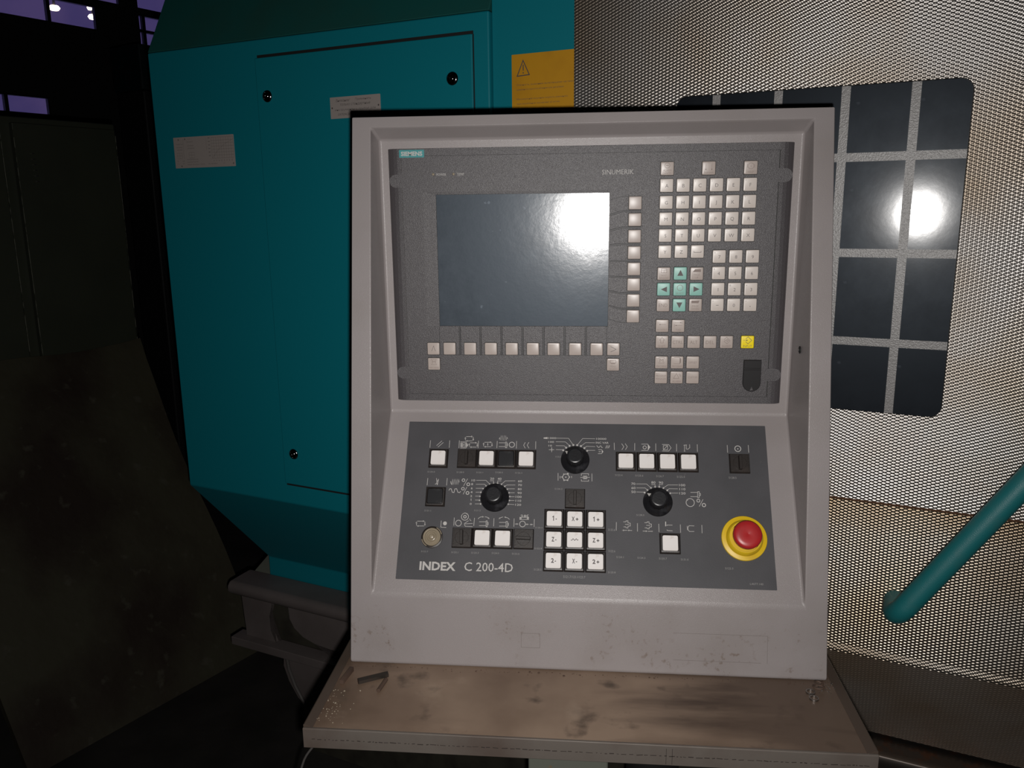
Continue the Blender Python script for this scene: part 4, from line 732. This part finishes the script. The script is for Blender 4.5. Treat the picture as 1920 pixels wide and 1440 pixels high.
def q4(x0, x1, y0, y1, z_=7.2): bm.faces.new([bm.verts.new((x_*mm, y_*mm, z_*mm)) for x_, y_ in rect(x0, x1, y0, y1)])
q4(xs[0], xs[1], ys[0], ys[3]); q4(xs[1], xs[3], ys[2]+3.4, ys[3]); q4(xs[1], SX1, ys[0], SY0); q4(SX1, xs[4], ys[0], ys[3])
# bevel wedge left of the screen and above it, falling to the glass
def qz(*p): bm.faces.new([bm.verts.new((a_*mm, b_*mm, c_*mm)) for a_, b_, c_ in p])
qz((-198.6, 105, 7.2), (-198.6, SY0, 7.2), (SX0, SY0, 6.7), (SX0, SY1, 6.7)); qz((-198.6, 105, 7.2), (SX0, SY1, 6.7), (SX1, SY1, 6.7), (SX1, 105, 7.2)); qz((SX0, SY0, 6.7), (SX0, SY1, 6.7), (SX0, SY1, 5.0), (SX0, SY0, 5.0)); qz((SX0, SY1, 6.7), (SX1, SY1, 6.7), (SX1, SY1, 5.0), (SX0, SY1, 5.0))
qz((SX0, SY0, 7.2), (SX1, SY0, 7.2), (SX1, SY0, 5.0), (SX0, SY0, 5.0)); qz((SX1, SY0, 7.2), (SX1, 105, 7.2), (SX1, SY1, 5.0), (SX1, SY0, 5.0)); qz((-198.6, SY0, 7.2), (SX0, SY0, 7.2), (SX0, SY0, 6.7), (-198.6, SY0, 7.19))
o4 = rect(-223.9, 223.3, -146.9, 147.2)
for i in range(4):
    (x0, y0), (x1, y1) = o4[i], o4[(i+1) % 4]; qz((x0, y0, 5.2), (x1, y1, 5.2), (x1, y1, 7.2), (x0, y0, 7.2))
bmesh.ops.remove_doubles(bm, verts=bm.verts, dist=1e-6)
obj('inner_face', bm, M['panel_black'], dp)
bm = NB(); o4 = [(x_*mm, y_*mm) for x_, y_ in rect(SX0+.3, SX1-.3, SY0+.3, SY1-.3)]
loft(bm, [(o4, 5.3*mm), (o4, 5.9*mm)])
obj('screen', bm, M['screen'], dp, label='dark dusty screen glass')
bm = NB(); loft(bm, [([(x_*mm, y_*mm) for x_, y_ in rect(-184.4, -183.1, SY0+1, SY1)], 5.2*mm), ([(x_*mm, y_*mm) for x_, y_ in rect(-184.2, -183.3, SY0+1, SY1)], 6.3*mm)]); obj('screen_edge', bm, M['bezel_gloss'], dp)
for x_, y_ in ((-1, 118.2), (-1, -119.6), (1, 118.8), (1, -119.2)):
    bm = NB(); h_ = 7.8
    pts = [(x_*222.5, y_-h_), (x_*231.5, y_-h_)] + [(x_*(231.5+h_*math.sin(t)), y_-h_*math.cos(t)) for t in [PI*k/10 for k in range(1, 10)]] + [(x_*231.5, y_+h_), (x_*222.5, y_+h_)]
    pts = [(a_*mm, b_*mm) for a_, b_ in pts]
    if x_ < 0: pts = pts[::-1]
    loft(bm, [(pts, 3*mm), (pts, 7.3*mm)]); obj('fixing_tab', bm, M['panel_black'], dp)
# soft-key ridges
def ridge(pts, wd, zt=8.0):
    bm = NB(); P = [(a_*mm, b_*mm) for a_, b_ in pts]; n = len(P)
    for k in range(n-1):
        a_, b_ = Vector(P[k]), Vector(P[k+1]); d = (b_-a_).normalized(); nr = Vector((-d.y, d.x))*wd*mm/2
        lo4 = [a_+nr, b_+nr, b_-nr, a_-nr]; hi4 = [a_+nr*.6, b_+nr*.6, b_-nr*.6, a_-nr*.6]
        loft(bm, [([tuple(q_) for q_ in lo4], 7.1*mm), ([tuple(q_) for q_ in hi4], zt*mm)])
    obj('key_divider', bm, M['panel_edge'], dp)
for k, x_ in enumerate((-157.3, -131.2, -104.7, -78.3, -52.0, -25.7, .6)): ridge([(x_, SY0-.8), (x_, -96)], 2.6)
for k, d in enumerate([[[29.1, 93.1], [43.0, 97.0], [65.9, 96.7]], [[28.7, 75.2], [43.3, 79.7], [65.6, 79.3]], [[28.9, 56.8], [43.0, 60.3], [65.7, 60.0]], [[28.5, 39.3], [42.7, 40.7], [65.5, 40.8]], [[28.8, 20.4], [43.1, 20.4], [65.6, 20.5]], [[28.4, 1.8], [42, .9], [66.1, .9]], [[28.0, -15.9], [43.0, -18.7], [65.8, -18.5]], [[27.9, -33.9], [42.6, -37.9], [65.5, -37.6]], [[27.6, -50.5], [42.8, -54.8], [65.1, -54.8]]]):
    ridge(d, 2.2 if 0 < k < 8 else .8, 7.8)
ridge([(-183.2, SY0-.8), (-183.2, -96)], .8, 7.6); ridge([(26.2, SY0-.8), (26.2, -96)], .8, 7.6)
ridge([(-183, -96.4), (26, -96.4)], .6, 7.4)
# name plate, lettering and status lights
bm = NB(); loft(bm, [([(x_*mm, y_*mm) for x_, y_ in rect(-226, -195.4, 145.6, 154.6)], 6.9*mm), ([(x_*mm, y_*mm) for x_, y_ in rect(-226, -195.4, 145.6, 154.6)], 7.9*mm)])
np_ = obj('name_plate', bm, M['teal_logo'], dp, label='teal maker name plate')
bm = NB(); text(bm, 'SIEMENS', -.2107, .1501, .0052, .0262, .00795, 1); obj('lettering', bm, M['ink_white'], np_, norm=False)
bm = NB(); text(bm, 'SINUMERIK', .0369, .1252, .0056, .0372, .0073, 0); obj('lettering', bm, M['ink_white'], dp, norm=False)
for s, x_, wd in (('POWER', -.1752, .0118), ('TEMP', -.1518, .0090)):
    bm = NB(); text(bm, s, x_, .1252, .0031, wd, .0073); obj('lettering', bm, M['ink_white'], dp, norm=False)
for x_ in (-185.2, -160.2):
    bm = NB(); lathe(bm, [(.0016, 0), (.0016, .0004), (.0011, .0010), (.0003, .0012)], 14); obj('status_light', bm, M['lens'], dp, (x_*mm, .1256, .0072), sm=60)
# flip cover of the card interface
bm = NB(); n = 12; r = .0109; xc = .2043
ol = [(xc+r*math.cos(PI+PI*k/n), -.1293+r*math.sin(PI+PI*k/n)) for k in range(n+1)] + [(xc+r*.98, -.1004), (xc-r*.98, -.1004)]
il = [(xc+(p[0]-xc)*.93, -.120+(p[1]+.120)*.96) for p in ol]
loft(bm, [(ol, .0070), (ol, .0092), (il, .0102)])
M['cover'] = mat('satin_black_cover', (.022, .021, .022), .32)
fcv = obj('interface_cover', bm, M['cover'], dp, label='glossy black flap with rounded lower end', sm=35)
bm = NB(); box(bm, xc-.0103, xc+.0103, -.1125, -.1105, .0100, .0120); obj('finger_ridge', bm, M['cover'], fcv, bevel=.0006)
bm = NB(); prism(bm, [(xc-.0019, -.1384), (xc+.0019, -.1384), (xc, -.1335)], 'z', .0100, .0106); obj('pointer_mark', bm, M['panel_black'], fcv)

# ---- keys
def keymesh(m, nm):
    bm = NB(); s = 7.65*mm
    def o_(q_, r_=.0012): return rr(-s+q_, s-q_, -s+q_, s-q_, r_, 3)
    loft(bm, [(o_(-.0007, .0016), 0), (o_(-.0007, .0016), .00015)], True, True, 1)
    loft(bm, [(o_(0), .00015), (o_(0), .0016), (o_(.00035), .0021), (o_(.0011, .0008), .0023)], False, True, 0)
    bmesh.ops.recalc_face_normals(bm, faces=bm.faces)
    me = bpy.data.meshes.new(nm); bm.to_mesh(me); bm.free(); me.materials.append(m); me.materials.append(M['black']); smooth(me, 35); return me
KM = {k: keymesh(M[v], 'key') for k, v in (('L', 'key_light'), ('M', 'key_mid'), ('T', 'key_teal'), ('Y', 'key_yellow'))}
ZK = .00236
def draw(bm, items):
    for it in items:
        k = it[0]
        if k == 't': text(bm, it[1], it[2]*mm, it[3]*mm, it[4]*mm, it[5]*mm if len(it) > 5 else None, ZK, it[6] if len(it) > 6 else 0)
        elif k == 'l': ribbon(bm, [(a_*mm, b_*mm) for a_, b_ in it[2]], it[1]*mm, ZK)
        elif k == 'f': poly(bm, [(a_*mm, b_*mm) for a_, b_ in it[1]], ZK)
        elif k == 'o': ribbon(bm, circ(it[1]*mm, it[2]*mm, it[3]*mm, 20), it[4]*mm, ZK, True)
def key(kind, x_, y_, items, ink='ink_dark', label=None):
    o = link('key', KM[kind], con, UP(x_, y_, 7.2), UR, label)
    if items:
        bm = NB(); draw(bm, items); obj('legend', bm, M[ink], o, norm=False)
    return o
def arrowp(x0, y0, x1, y1, h=1.6):
    a = math.atan2(y1-y0, x1-x0)
    return [('l', .35, [(x0, y0), (x1, y1)]), ('f', [(x1, y1), (x1-h*math.cos(a-.45), y1-h*math.sin(a-.45)), (x1-h*math.cos(a+.45), y1-h*math.sin(a+.45))])]
cols = [94.4, 113.7, 133.0, 152.4, 171.8, 191.2]; rows = [108.8, 89.3, 69.9, 50.5, 31.3]
letters = ['ABCDEF', 'GHIJKL', 'MNOPQR', 'STUVWX', 'YZ']; small = ['[]{}<>', ":;,'\"?", '\\|~*  ', '   /=+', '  ']
for j, rw in enumerate(letters):
    for i, ch in enumerate(rw):
        it = [('t', ch, .2, -.3, 4.3)]
        if small[j][i] != ' ': it.append(('t', small[j][i], -5.3, 4.9, 2.2))
        key('L', cols[i], rows[j], it, label='beige letter key %s' % ch)
key('L', cols[2], rows[4], [('l', .5, [(-4.2, .5), (-4.2, -1), (4.2, -1), (4.2, .5)])], label='beige space key')
nc = [158.9, 178.4, 197.9]; nr = [25.2, 5.6, -13.8, -32.8]
for j, rw in enumerate(['789', '456', '123', '-0.']):
    for i, ch in enumerate(rw):
        sm_ = ['&*(', '$%^', '!@#', '_),'][j][i]
        it = [('l', .5, [(-1.6, -.4), (1.6, -.4)])] if ch == '-' else ([('f', [(-.5, -2.2), (.4, -2.2), (.4, -1.3), (-.5, -1.3)])] if ch == '.' else [('t', ch, .2, -.4, 4.3)])
        if sm_ not in '_,': it.append(('t', sm_, -5.3, 4.9, 2.0))
        else: it.append(('l', .35, [(-6, 4.6), (-4.6, 4.6)]))
        key('L', nc[i], nr[j], it, label='beige number key %s' % {'-': 'minus', '.': 'point'}.get(ch, ch))
mk = lambda *a, **k: key('M', *a, ink='ink_faint', **k)
mk(94.6, 128.2, [('o', 0, 3.4, 3.0, .4), ('l', .5, [(-1.6, 3.4), (1.6, 3.4)]), ('t', 'ALARM', 0, -2.2, 2.5, 9.6), ('t', 'CANCEL', 0, -5.6, 2.5, 10.6)], label='taupe ALARM CANCEL key')
mk(142.7, 128.0, arrowp(-3.4, 4.5, -3.4, -2.4) + arrowp(3.4, 4.5, 3.4, -2.4) + [('t', '1', -3.6, 6, 1.7), ('t', 'n', 3.6, 6, 1.7), ('l', .3, [(-2, 6), (2, 6)]), ('t', 'CHANNEL', 0, -5.6, 2.3, 12.4)], label='taupe CHANNEL key')
mk(190.9, 127.9, [('o', 0, 1.8, 3.4, .4), ('l', .4, [(-4.2, 4), (-4.2, -.4)]), ('l', .4, [(4.2, 4), (4.2, -.4)]), ('t', 'i', 0, 1.9, 3.6), ('t', 'HELP', 0, -5.0, 2.2, 6.4)], label='taupe HELP key')
mk(94.0, 5.0, [('l', .45, [(-3, 6), (3.4, 6), (3.4, 1), (-3, 1), (-3, 6)]), ('l', .4, [(-3, 4.2), (3.4, 4.2)]), ('l', .4, [(0, 4.2), (0, 1)]), ('t', 'NEXT', 0, -1.8, 2.0, 6.6), ('t', 'WINDOW', 0, -5.4, 2.2, 11.6)], label='taupe NEXT WINDOW key')
mk(133.2, 4.9, [('f', [(-5, 2.0), (4.8, 2.0), (4.8, 5.4), (-2.2, 5.4)]), ('t', 'PAGE', 0, -1.2, 2.2, 7), ('t', 'UP', 0, -4.8, 2.2, 3.6)], label='taupe PAGE UP key')
mk(94.1, -33.2, [('t', 'END', 0, 0, 4.0, 10.2)], label='taupe END key')
mk(132.9, -33.0, [('f', [(-5, 5.6), (4.8, 5.6), (3.4, 2.2), (-5, 2.2)]), ('t', 'PAGE', 0, -1.2, 2.2, 7.4), ('t', 'DOWN', 0, -4.8, 2.2, 8)], label='taupe PAGE DOWN key')
tk = lambda *a, **k: key('T', *a, **k)
tk(113.6, 5.2, [('f', [(-3.6, -2.8), (3.6, -2.8), (.2, 4.4)])], label='mint key with up arrow')
tk(113.5, -33.2, [('f', [(-3.6, 3.4), (.2, -3.6), (3.6, 3.4)])], label='mint key with down arrow')
tk(94.2, -13.9, [('f', [(4, 3.4), (-3.4, 0), (4, -3.4)])], label='mint key with left arrow')
tk(132.9, -13.9, [('f', [(-3, 3.6), (-3, -3.2), (4.2, .2)])], label='mint key with right arrow')
tk(113.6, -13.9, [('o', .2, 1.9, 3.4, .5), ('t', 'SELECT', 0, -5, 2.3, 9)], ink='ink_faint', label='mint SELECT key')
mk(93.7, -58.6, arrowp(4.4, 1.7, -3.6, 1.7) + [('t', 'BACKSPACE', 0, -4.8, 2.2, 12.4)], label='taupe BACKSPACE key')
mk(113.1, -58.6, arrowp(-4.4, 4.2, 3.8, 4.2) + arrowp(4.6, .6, -3.6, .6) + [('l', .4, [(4.6, 5.6), (4.6, 2.8)]), ('l', .4, [(-4.6, 2), (-4.6, -.8)]), ('t', 'TAB', 0, -4.8, 2.4, 6)], label='taupe TAB key')
mk(94.0, -78.5, [('l', .45, [(-1.6, -1.2), (-1.6, 2.2), (-3, 2.2), (0, 5.8), (3, 2.2), (1.6, 2.2), (1.6, -1.2), (-1.6, -1.2)]), ('t', 'SHIFT', 0, -5.2, 2.4, 9)], label='taupe SHIFT key')
for x_, s, wd in ((113.0, 'CTRL', 12.4), (132.5, 'ALT', 9), (152.1, 'DEL', 10)): mk(x_, -78.5, [('t', s, 0, -.2, 4.2, wd)], label='taupe %s key' % s)
mk(171.9, -78.4, [('l', .45, [(-3.2, 3), (0, 6.2), (4.2, 1.6), (0.4, -2), (-3, 1), (-1.4, 2.6)]), ('l', .6, [(-1, 1.6), (1.2, 3.8)]), ('l', .6, [(.2, .4), (2.4, 2.6)]), ('t', 'INSERT', 0, -5, 2.3, 10.4)], label='taupe INSERT key')
key('Y', 197.1, -78.3, [('l', .5, [(-2.4, 4), (.4, 6.6), (4.8, 2.2), (.4, -2.2), (-2.4, .6)])] + arrowp(-5.4, 2.3, .2, 2.3, 2) + [('t', 'INPUT', 0, -5, 2.6, 10.6)], label='yellow INPUT key')
mk(94.0, -104.2, [('t', 'M', 0, 2.6, 4, 4.4), ('l', .4, [(-3.2, 4.6), (-3.2, 6.2), (3.2, 6.2), (3.2, 4.6)]), ('l', .4, [(-3.2, .4), (-3.2, -.8), (3.2, -.8), (3.2, .4)]), ('t', 'MACHINE', 0, -4.8, 2.4, 12.6)], label='taupe MACHINE key in the lower keypad')
mk(113.1, -104.1, [('l', .4, [(-4, 6.2), (3.4, 6.2), (3.4, -1.4), (-4, -1.4)]), ('f', [(3.4, 6.2), (4.6, 4.6), (4.6, .2), (3.4, -1.4)]), ('t', 'PROGRAM', 0, -4.8, 2.4, 12.6)], label='taupe PROGRAM key')
mk(132.2, -104.0, [('t', 'OFFSET', 0, 0, 2.5, 10)], label='taupe OFFSET key')
mk(93.9, -123.2, [('t', 'PROGRAM', 0, 2.2, 2.3, 12.6), ('t', 'MANAGER', 0, -1.6, 2.3, 12.6)], label='taupe PROGRAM MANAGER key')
mk(113.0, -123.1, [('l', .45, [(-3.8, -1), (3.0, -1), (-.2, 5.2), (-3.8, -1)]), ('l', .35, [(2.4, 4.8), (4, 2.8), (4.6, .8)]), ('l', .35, [(3.4, 5.4), (5, 3.2), (5.4, 1.4)]), ('t', 'ALARM', 0, -5, 2.4, 10)], label='taupe ALARM key')
mk(132.6, -123.0, [('t', 'CUSTOM', 0, .4, 2.5, 11.4)], label='taupe CUSTOM key')
for y_ in (89.1, 69.5, 49.9, 30.4, 10.9, -8.0, -27.4, -46.8): key('M', 58.0, y_, None)
for x_ in (-170.7, -144.4, -118.2, -91.8, -65.3, -39.3, -12.5, 14.0): key('M', x_, -88.1, None)
key('M', -191.3, -88.2, [('l', .5, [(-2.2, -3), (.4, 3.8), (2.6, -3)])], label='taupe key with upward chevron')
key('M', 34.7, -87.9, [('l', .5, [(-3.6, 3.6), (3.4, 0), (-3.4, -3.4)])], label='taupe key with right chevron')
mk(-191.2, -107.8, [('t', 'M', 0, 2.6, 4, 4.4), ('l', .4, [(-3.2, 4.6), (-3.2, 6.2), (3.2, 6.2), (3.2, 4.6)]), ('l', .4, [(-3.2, .4), (-3.2, -.8), (3.2, -.8), (3.2, .4)]), ('t', 'MACHINE', 0, -4.8, 2.3, 12.4)], label='taupe MACHINE key below the left end of the soft keys')
mk(34.6, -107.4, [('l', .5, [(-3.6, 5.6), (3.6, 5.6), (3.6, 2.2), (-3.6, 2.2), (-3.6, 5.6)]), ('l', .8, [(-2.6, 1.4), (2.6, 1.4)]), ('t', 'MENU', 0, -2.0, 2.2, 7), ('t', 'SELECT', 0, -5.6, 2.2, 9)], label='taupe MENU SELECT key')

# ---- lower panel
LRX = PI/2 - TL; LR = (LRX, 0, 0)
def LP(x_, y_, z_=0):
    x_ *= mm; y_ *= mm; z_ *= mm
    return V3(x_, y_*math.sin(TL) - z_*math.cos(TL), ZCR + y_*math.cos(TL) + z_*math.sin(TL))
bm = NB(); o4 = rr(-.2256, .2235, -.2148, -.0148, .0008, 2); loft(bm, [(o4, 0), (o4, .0007)])
ov = obj('machine_control_overlay', bm, M['overlay'], con, LP(0, 0), LR, label='slate grey overlay printed with white symbols')
ZP = .00078
def one(bm, cx, cy, h, z, w):
    ribbon(bm, [(cx+.04*h, cy-h/2), (cx+.04*h, cy+h/2), (cx-.22*h, cy+.28*h)], w, z)
items = [('S', s, [(s[i], s[i+1]) for i in range(1, len(s), 2)]) for s in PR['S']] + [('D', s, [(s[0]-s[2], s[1]-s[2]), (s[0]+s[2], s[1]+s[2])]) for s in PR['D']] \
    + [('O', s, [(s[0]-s[2], s[1]-s[2]), (s[0]+s[2], s[1]+s[2])]) for s in PR['O']] + [('F', s, [(s[i], s[i+1]) for i in range(0, len(s), 2)]) for s in PR['F']]
bbs = [(min(p[0] for p in it[2]), max(p[0] for p in it[2]), min(p[1] for p in it[2]), max(p[1] for p in it[2])) for it in items]
par = list(range(len(items)))
def root_(i):
    while par[i] != i: i = par[i]
    return i
def tick(b): return b[1]-b[0] < 2.2 and 5.5 < b[3]-b[2] < 12            # the separator ticks stay single
def dial(b):
    cx_, cy_ = (b[0]+b[1])/2, (b[2]+b[3])/2
    for k, (x_, y_, rx_) in enumerate(((-110, -104, 31), (-11.4, -56, 33), (89.3, -106, 31))):
        if abs(cx_-x_) < rx_ and -14 < cy_-y_ < 21: return k+1
    return 0
for i in range(len(items)):
    for j in range(i):
        a_, b_ = bbs[i], bbs[j]
        if dial(a_) != dial(b_): continue
        if not dial(a_) and (tick(a_) or tick(b_)): continue
        g_ = 1.1
        if dial(a_) or (a_[0] < b_[1]+g_ and b_[0] < a_[1]+g_ and a_[2] < b_[3]+g_ and b_[2] < a_[3]+g_): par[root_(i)] = root_(j)
clus = {}
for i in range(len(items)): clus.setdefault(root_(i), []).append(i)
for ids in clus.values():
    bm = NB()
    for i in ids:
        k, s, _ = items[i]
        if k == 'S': ribbon(bm, [(s[i_]*mm, s[i_+1]*mm) for i_ in range(1, len(s), 2)], s[0]*mm, ZP)
        elif k == 'D': disc(bm, s[0]*mm, s[1]*mm, s[2]*mm, ZP)
        elif k == 'O': ribbon(bm, circ(s[0]*mm, s[1]*mm, s[2]*mm, 28), s[3]*mm, ZP, True)
        else: poly(bm, [(s[i_]*mm, s[i_+1]*mm) for i_ in range(0, len(s), 2)], ZP)
    d_ = dial(bbs[ids[0]])
    obj('dial_scale' if d_ else ('separator_tick' if len(ids) == 1 and tick(bbs[ids[0]]) else 'symbol'), bm, M['ink_white'], ov, norm=False)
for s, x_, y_, wd, h_, b_ in PR['T']:
    tiny = s[0] in 'SL' and len(s) > 4
    bm = NB()
    if s == '1': one(bm, x_*mm, y_*mm, h_*mm, ZP, .5*mm)
    else: text(bm, s, x_*mm, y_*mm, h_*mm, wd*mm, ZP, 1 if b_ else (3 if not tiny else 0))
    obj('part_number' if tiny else ('lettering' if len(s) > 6 or b_ else 'dial_number'), bm, M['ink_light' if tiny else 'ink_white'], ov, norm=False)

def sq(h, q_=0, r=.4): return rr(-(h-q_)*mm, (h-q_)*mm, -(h-q_)*mm, (h-q_)*mm, r*mm, 3)
def bez_mesh():
    bm = NB(); loft(bm, [(sq(12.3), 0), (sq(12.3), 1.6*mm), (sq(10.9, 0, .6), 5.0*mm), (sq(9.9, 0, 2.2), 5.2*mm), (sq(9.5, 0, 2.2), 3.4*mm)])
    bmesh.ops.recalc_face_normals(bm, faces=bm.faces); me = bpy.data.meshes.new('bezel'); bm.to_mesh(me); bm.free(); me.materials.append(M['bezel']); return me
BZ = bez_mesh()
def cap_mesh(m, h=8.7):
    bm = NB(); loft(bm, [(sq(h+.5, 0, 1.8), 3.4*mm), (sq(h+.5, 0, 1.8), 4.6*mm), (sq(h+.25, 0, 1.7), 5.75*mm), (sq(h-.05, 0, 1.6), 5.9*mm)])
    bmesh.ops.recalc_face_normals(bm, faces=bm.faces); me = bpy.data.meshes.new('cap'); bm.to_mesh(me); bm.free(); me.materials.append(m); smooth(me, 20); return me
CW = cap_mesh(M['cap_white']); CB = cap_mesh(M['bezel_gloss'], 9.0)
def button(x_, y_, items=None, black=False, label=None):
    o = link('push_button', BZ, con, LP(x_, y_, .7), LR, label)
    link('button_cap', CB if black else CW, o)
    if items:
        bm = NB()
        for it in items:
            if it[0] == 't' and it[1] == '1': one(bm, it[2]*mm, it[3]*mm, it[4]*mm, .00597, 1.0*mm)
            elif it[0] == 't': text(bm, it[1], it[2]*mm, it[3]*mm, it[4]*mm, it[5]*mm, .00597, 1)
            else: ribbon(bm, [(a_*mm, b_*mm) for a_, b_ in it[2]], it[1]*mm, .00597)
        obj('legend', bm, M['ink_dark'], o, norm=False)
R1, R2, R3 = -63.4, -113.2, -163.4
for x_ in (-122.5, -72.6): button(x_, R1, label=None)
button(-183.9, R1-.4)
for x_, y_ in ((51.2, -63.9), (76.7, -63.9), (102.0, -63.9), (127.5, -63.9), (102.5, -164.2), (-122.6, R3), (-97.7, R3)): button(x_, y_)
button(-97.6, R1, black=True, label='push button with black cap'); button(-184.1, R2, black=True, label='push button with glossy black cap')
gx = (-35.8, -10.8, 14.4); gy = (-138.0, -163.2, -188.5)
for j, rw in enumerate((('1-', 'X+', '1+'), ('Z-', '~', 'Z+'), ('2-', 'X-', '2+'))):
    for i, s in enumerate(rw):
        if s == '~': it = [('l', .7, [(-4.6, -.4), (-3.4, -.9), (-1.8, 1.2), (0, -.9), (.2, -.9), (2, 1.2), (3.4, -.6), (4.6, .2)])]; nm = 'wave'
        elif s[1] == '-': it = [('t', s[0], -.9, -.1, 5.6, 3.4 if s[0] != '1' else 2.2), ('l', 1.0, [(1.7, -.8), (3.3, -.8)])]; nm = s[0]+' minus'
        else: it = [('t', s[0], -2.0, -.1, 5.4, 3.6 if s[0] != '1' else 2.2), ('l', 1.0, [(1.0, -.4), (4.4, -.4)]), ('l', 1.0, [(2.7, 1.3), (2.7, -2.1)])]; nm = s[0]+' plus'
        button(gx[i], gy[j], it, label='white jog button marked %s' % nm)
def selector(x_, y_, ang, label):
    bm = NB(); loft(bm, [(sq(12.3), 0), (sq(12.3), 1.6*mm), (sq(11.2, 0, .6), 4.6*mm), (sq(9.8, 0, .6), 4.6*mm), (sq(9.7, 0, .6), 4.2*mm)])
    o = obj('selector_switch', bm, M['bezel'], con, LP(x_, y_, .7), LR, label=label)
    bm = NB(); loft(bm, [(circ(0, 0, r*mm, 32), z_*mm) for r, z_ in ((9.0, 4.25), (9.0, 3.2), (8.2, 3.2), (8.2, 4.6), (7.9, 4.8))], False, True)
    for f in bm.faces:
        if f.calc_center_median().length < .0088 and abs(f.normal.z) < 2 and f.calc_center_median().z < .0042: f.material_index = 1
    rt = obj('rotor', bm, [M['bezel'], M['black']], o, sm=15)
    bm = NB(); loft(bm, [(rr(-1.9*mm, 1.9*mm, -9.0*mm, 8.6*mm, .5*mm, 2), 4.7*mm), (rr(-1.7*mm, 1.7*mm, -8.9*mm, 8.5*mm, .5*mm, 2), 10.5*mm), (rr(-1.3*mm, 1.3*mm, -8.6*mm, 8.2*mm, .5*mm, 2), 10.9*mm)])
    g_ = obj('grip', bm, M['bezel'], rt); g_.rotation_euler = (0, 0, ang)
    return o
selector(-147.5, R1, 0, 'black selector switch with upright grip'); selector(-147.5, R3-.2, .05, 'black selector switch with upright grip')
selector(-72.4, R3+.2, -PI/2-.02, 'black selector switch with grip turned level'); selector(-11.0, -112.2, 0, 'black selector switch above the jog buttons'); selector(189.3, -64.2, 0, 'black selector switch above the stop button')
def knob(x_, y_, ang, pointer, label):
    bm = NB(); lathe(bm, [(.0178, 0), (.0179, .0012), (.0168, .0030), (.0125, .0056), (.0112, .0066), (.0104, .0075)], 48)
    o = obj('rotary_knob', bm, M['knob'], con, LP(x_, y_, .7), LR, sm=45, label=label)
    bm = NB(); n = 48; prof = [(.0106, .0062), (.0104, .0105), (.0098, .0200), (.0092, .0216), (.0080, .0220)]
    loft(bm, [([((r + (.00035 if (i % 4 < 2 and k < 3) else 0))*math.cos(2*PI*i/n), (r + (.00035 if (i % 4 < 2 and k < 3) else 0))*math.sin(2*PI*i/n)) for i in range(n)], z_) for k, (r, z_) in enumerate(prof)])
    g_ = obj('grip', bm, M['knob'], o, sm=14)
    if pointer:
        bm = NB(); pts = [(-.0022, .0118), (.0022, .0118), (0, .0163)]
        V_ = [bm.verts.new((a_, b_, .0068 - (b_-.0118)*.52 + .0002)) for a_, b_ in pts]; bm.faces.new(V_)
        V2 = [bm.verts.new((a_, b_, .0068 - (b_-.0118)*.52 - .0008)) for a_, b_ in pts]; bm.faces.new(V2[::-1])
        for i in range(3): bm.faces.new((V_[i], V2[i], V2[(i+1) % 3], V_[(i+1) % 3]))
        p_ = obj('pointer', bm, M['ink_white'], o, rot=(0, 0, ang))
    return o
knob(-110.0, -112.7, 2.4, False, 'black rotary knob for feed override'); knob(-11.4, -62.8, .88, True, 'black rotary knob with white pointer for step size'); knob(89.3, -114.0, .92, True, 'black rotary knob with white pointer for speed override')
bm = NB(); lathe(bm, [(.0285-.0018, 0), (.0285-.0018, .0012), (.0262, .0022), (.0238, .0026), (.0215, .0034), (.0205, .0080), (.0185, .0100), (.0172, .0100), (.0168, .0060)], 56)
es = obj('emergency_stop', bm, M['estop_yellow'], con, LP(189.6, -155.6, .7), LR, sm=40, label='yellow ring of the emergency stop')
bm = NB(); lathe(bm, [(.0125, .006), (.0125, .0135), (.0150, .0150), (.0162, .0175), (.0166, .0235), (.0158, .0262), (.0140, .0274), (.0100, .0279), (.0015, .0281), (.0004, .0278)], 48)
obj('mushroom_head', bm, M['estop_red'], es, sm=40, label='red mushroom push head')
bm = NB(); lathe(bm, [(.0135, 0), (.0132, .0010), (.0118, .0014), (.0112, .0004)], 40)
il = obj('indicator_lamp', bm, M['bezel'], con, LP(-184.9, -163.4, .7), LR, sm=40, label='indicator lamp with cloudy lens')
bm = NB(); lathe(bm, [(.0110, .0004), (.0108, .0030), (.0100, .0036), (.0088, .0030), (.0078, .0044), (.0070, .0048), (.0060, .0040), (.0052, .0056), (.0046, .0058), (.0034, .0046), (.0024, .0062), (.0010, .0066)], 40)
obj('lens', bm, M['lens'], il, sm=30)
for k, a0_ in enumerate((.3, 1.9, 3.4, 4.9)):
    bm = NB(); n = 8
    V_ = [[bm.verts.new((r*math.cos(a0_+.12*i), r*math.sin(a0_+.12*i), z_)) for r, z_ in ((.0118, .0012), (.0128, .0014), (.0128, .0024), (.0118, .0026))] for i in range(n)]
    for i in range(n-1):
        for q_ in range(4): bm.faces.new((V_[i][q_], V_[i+1][q_], V_[i+1][(q_+1) % 4], V_[i][(q_+1) % 4]))
    bm.faces.new(V_[0]); bm.faces.new(V_[-1][::-1]); obj('ring_segment', bm, M['bezel' if k % 2 else 'lens'], il)
bpy.context.view_layer.update()
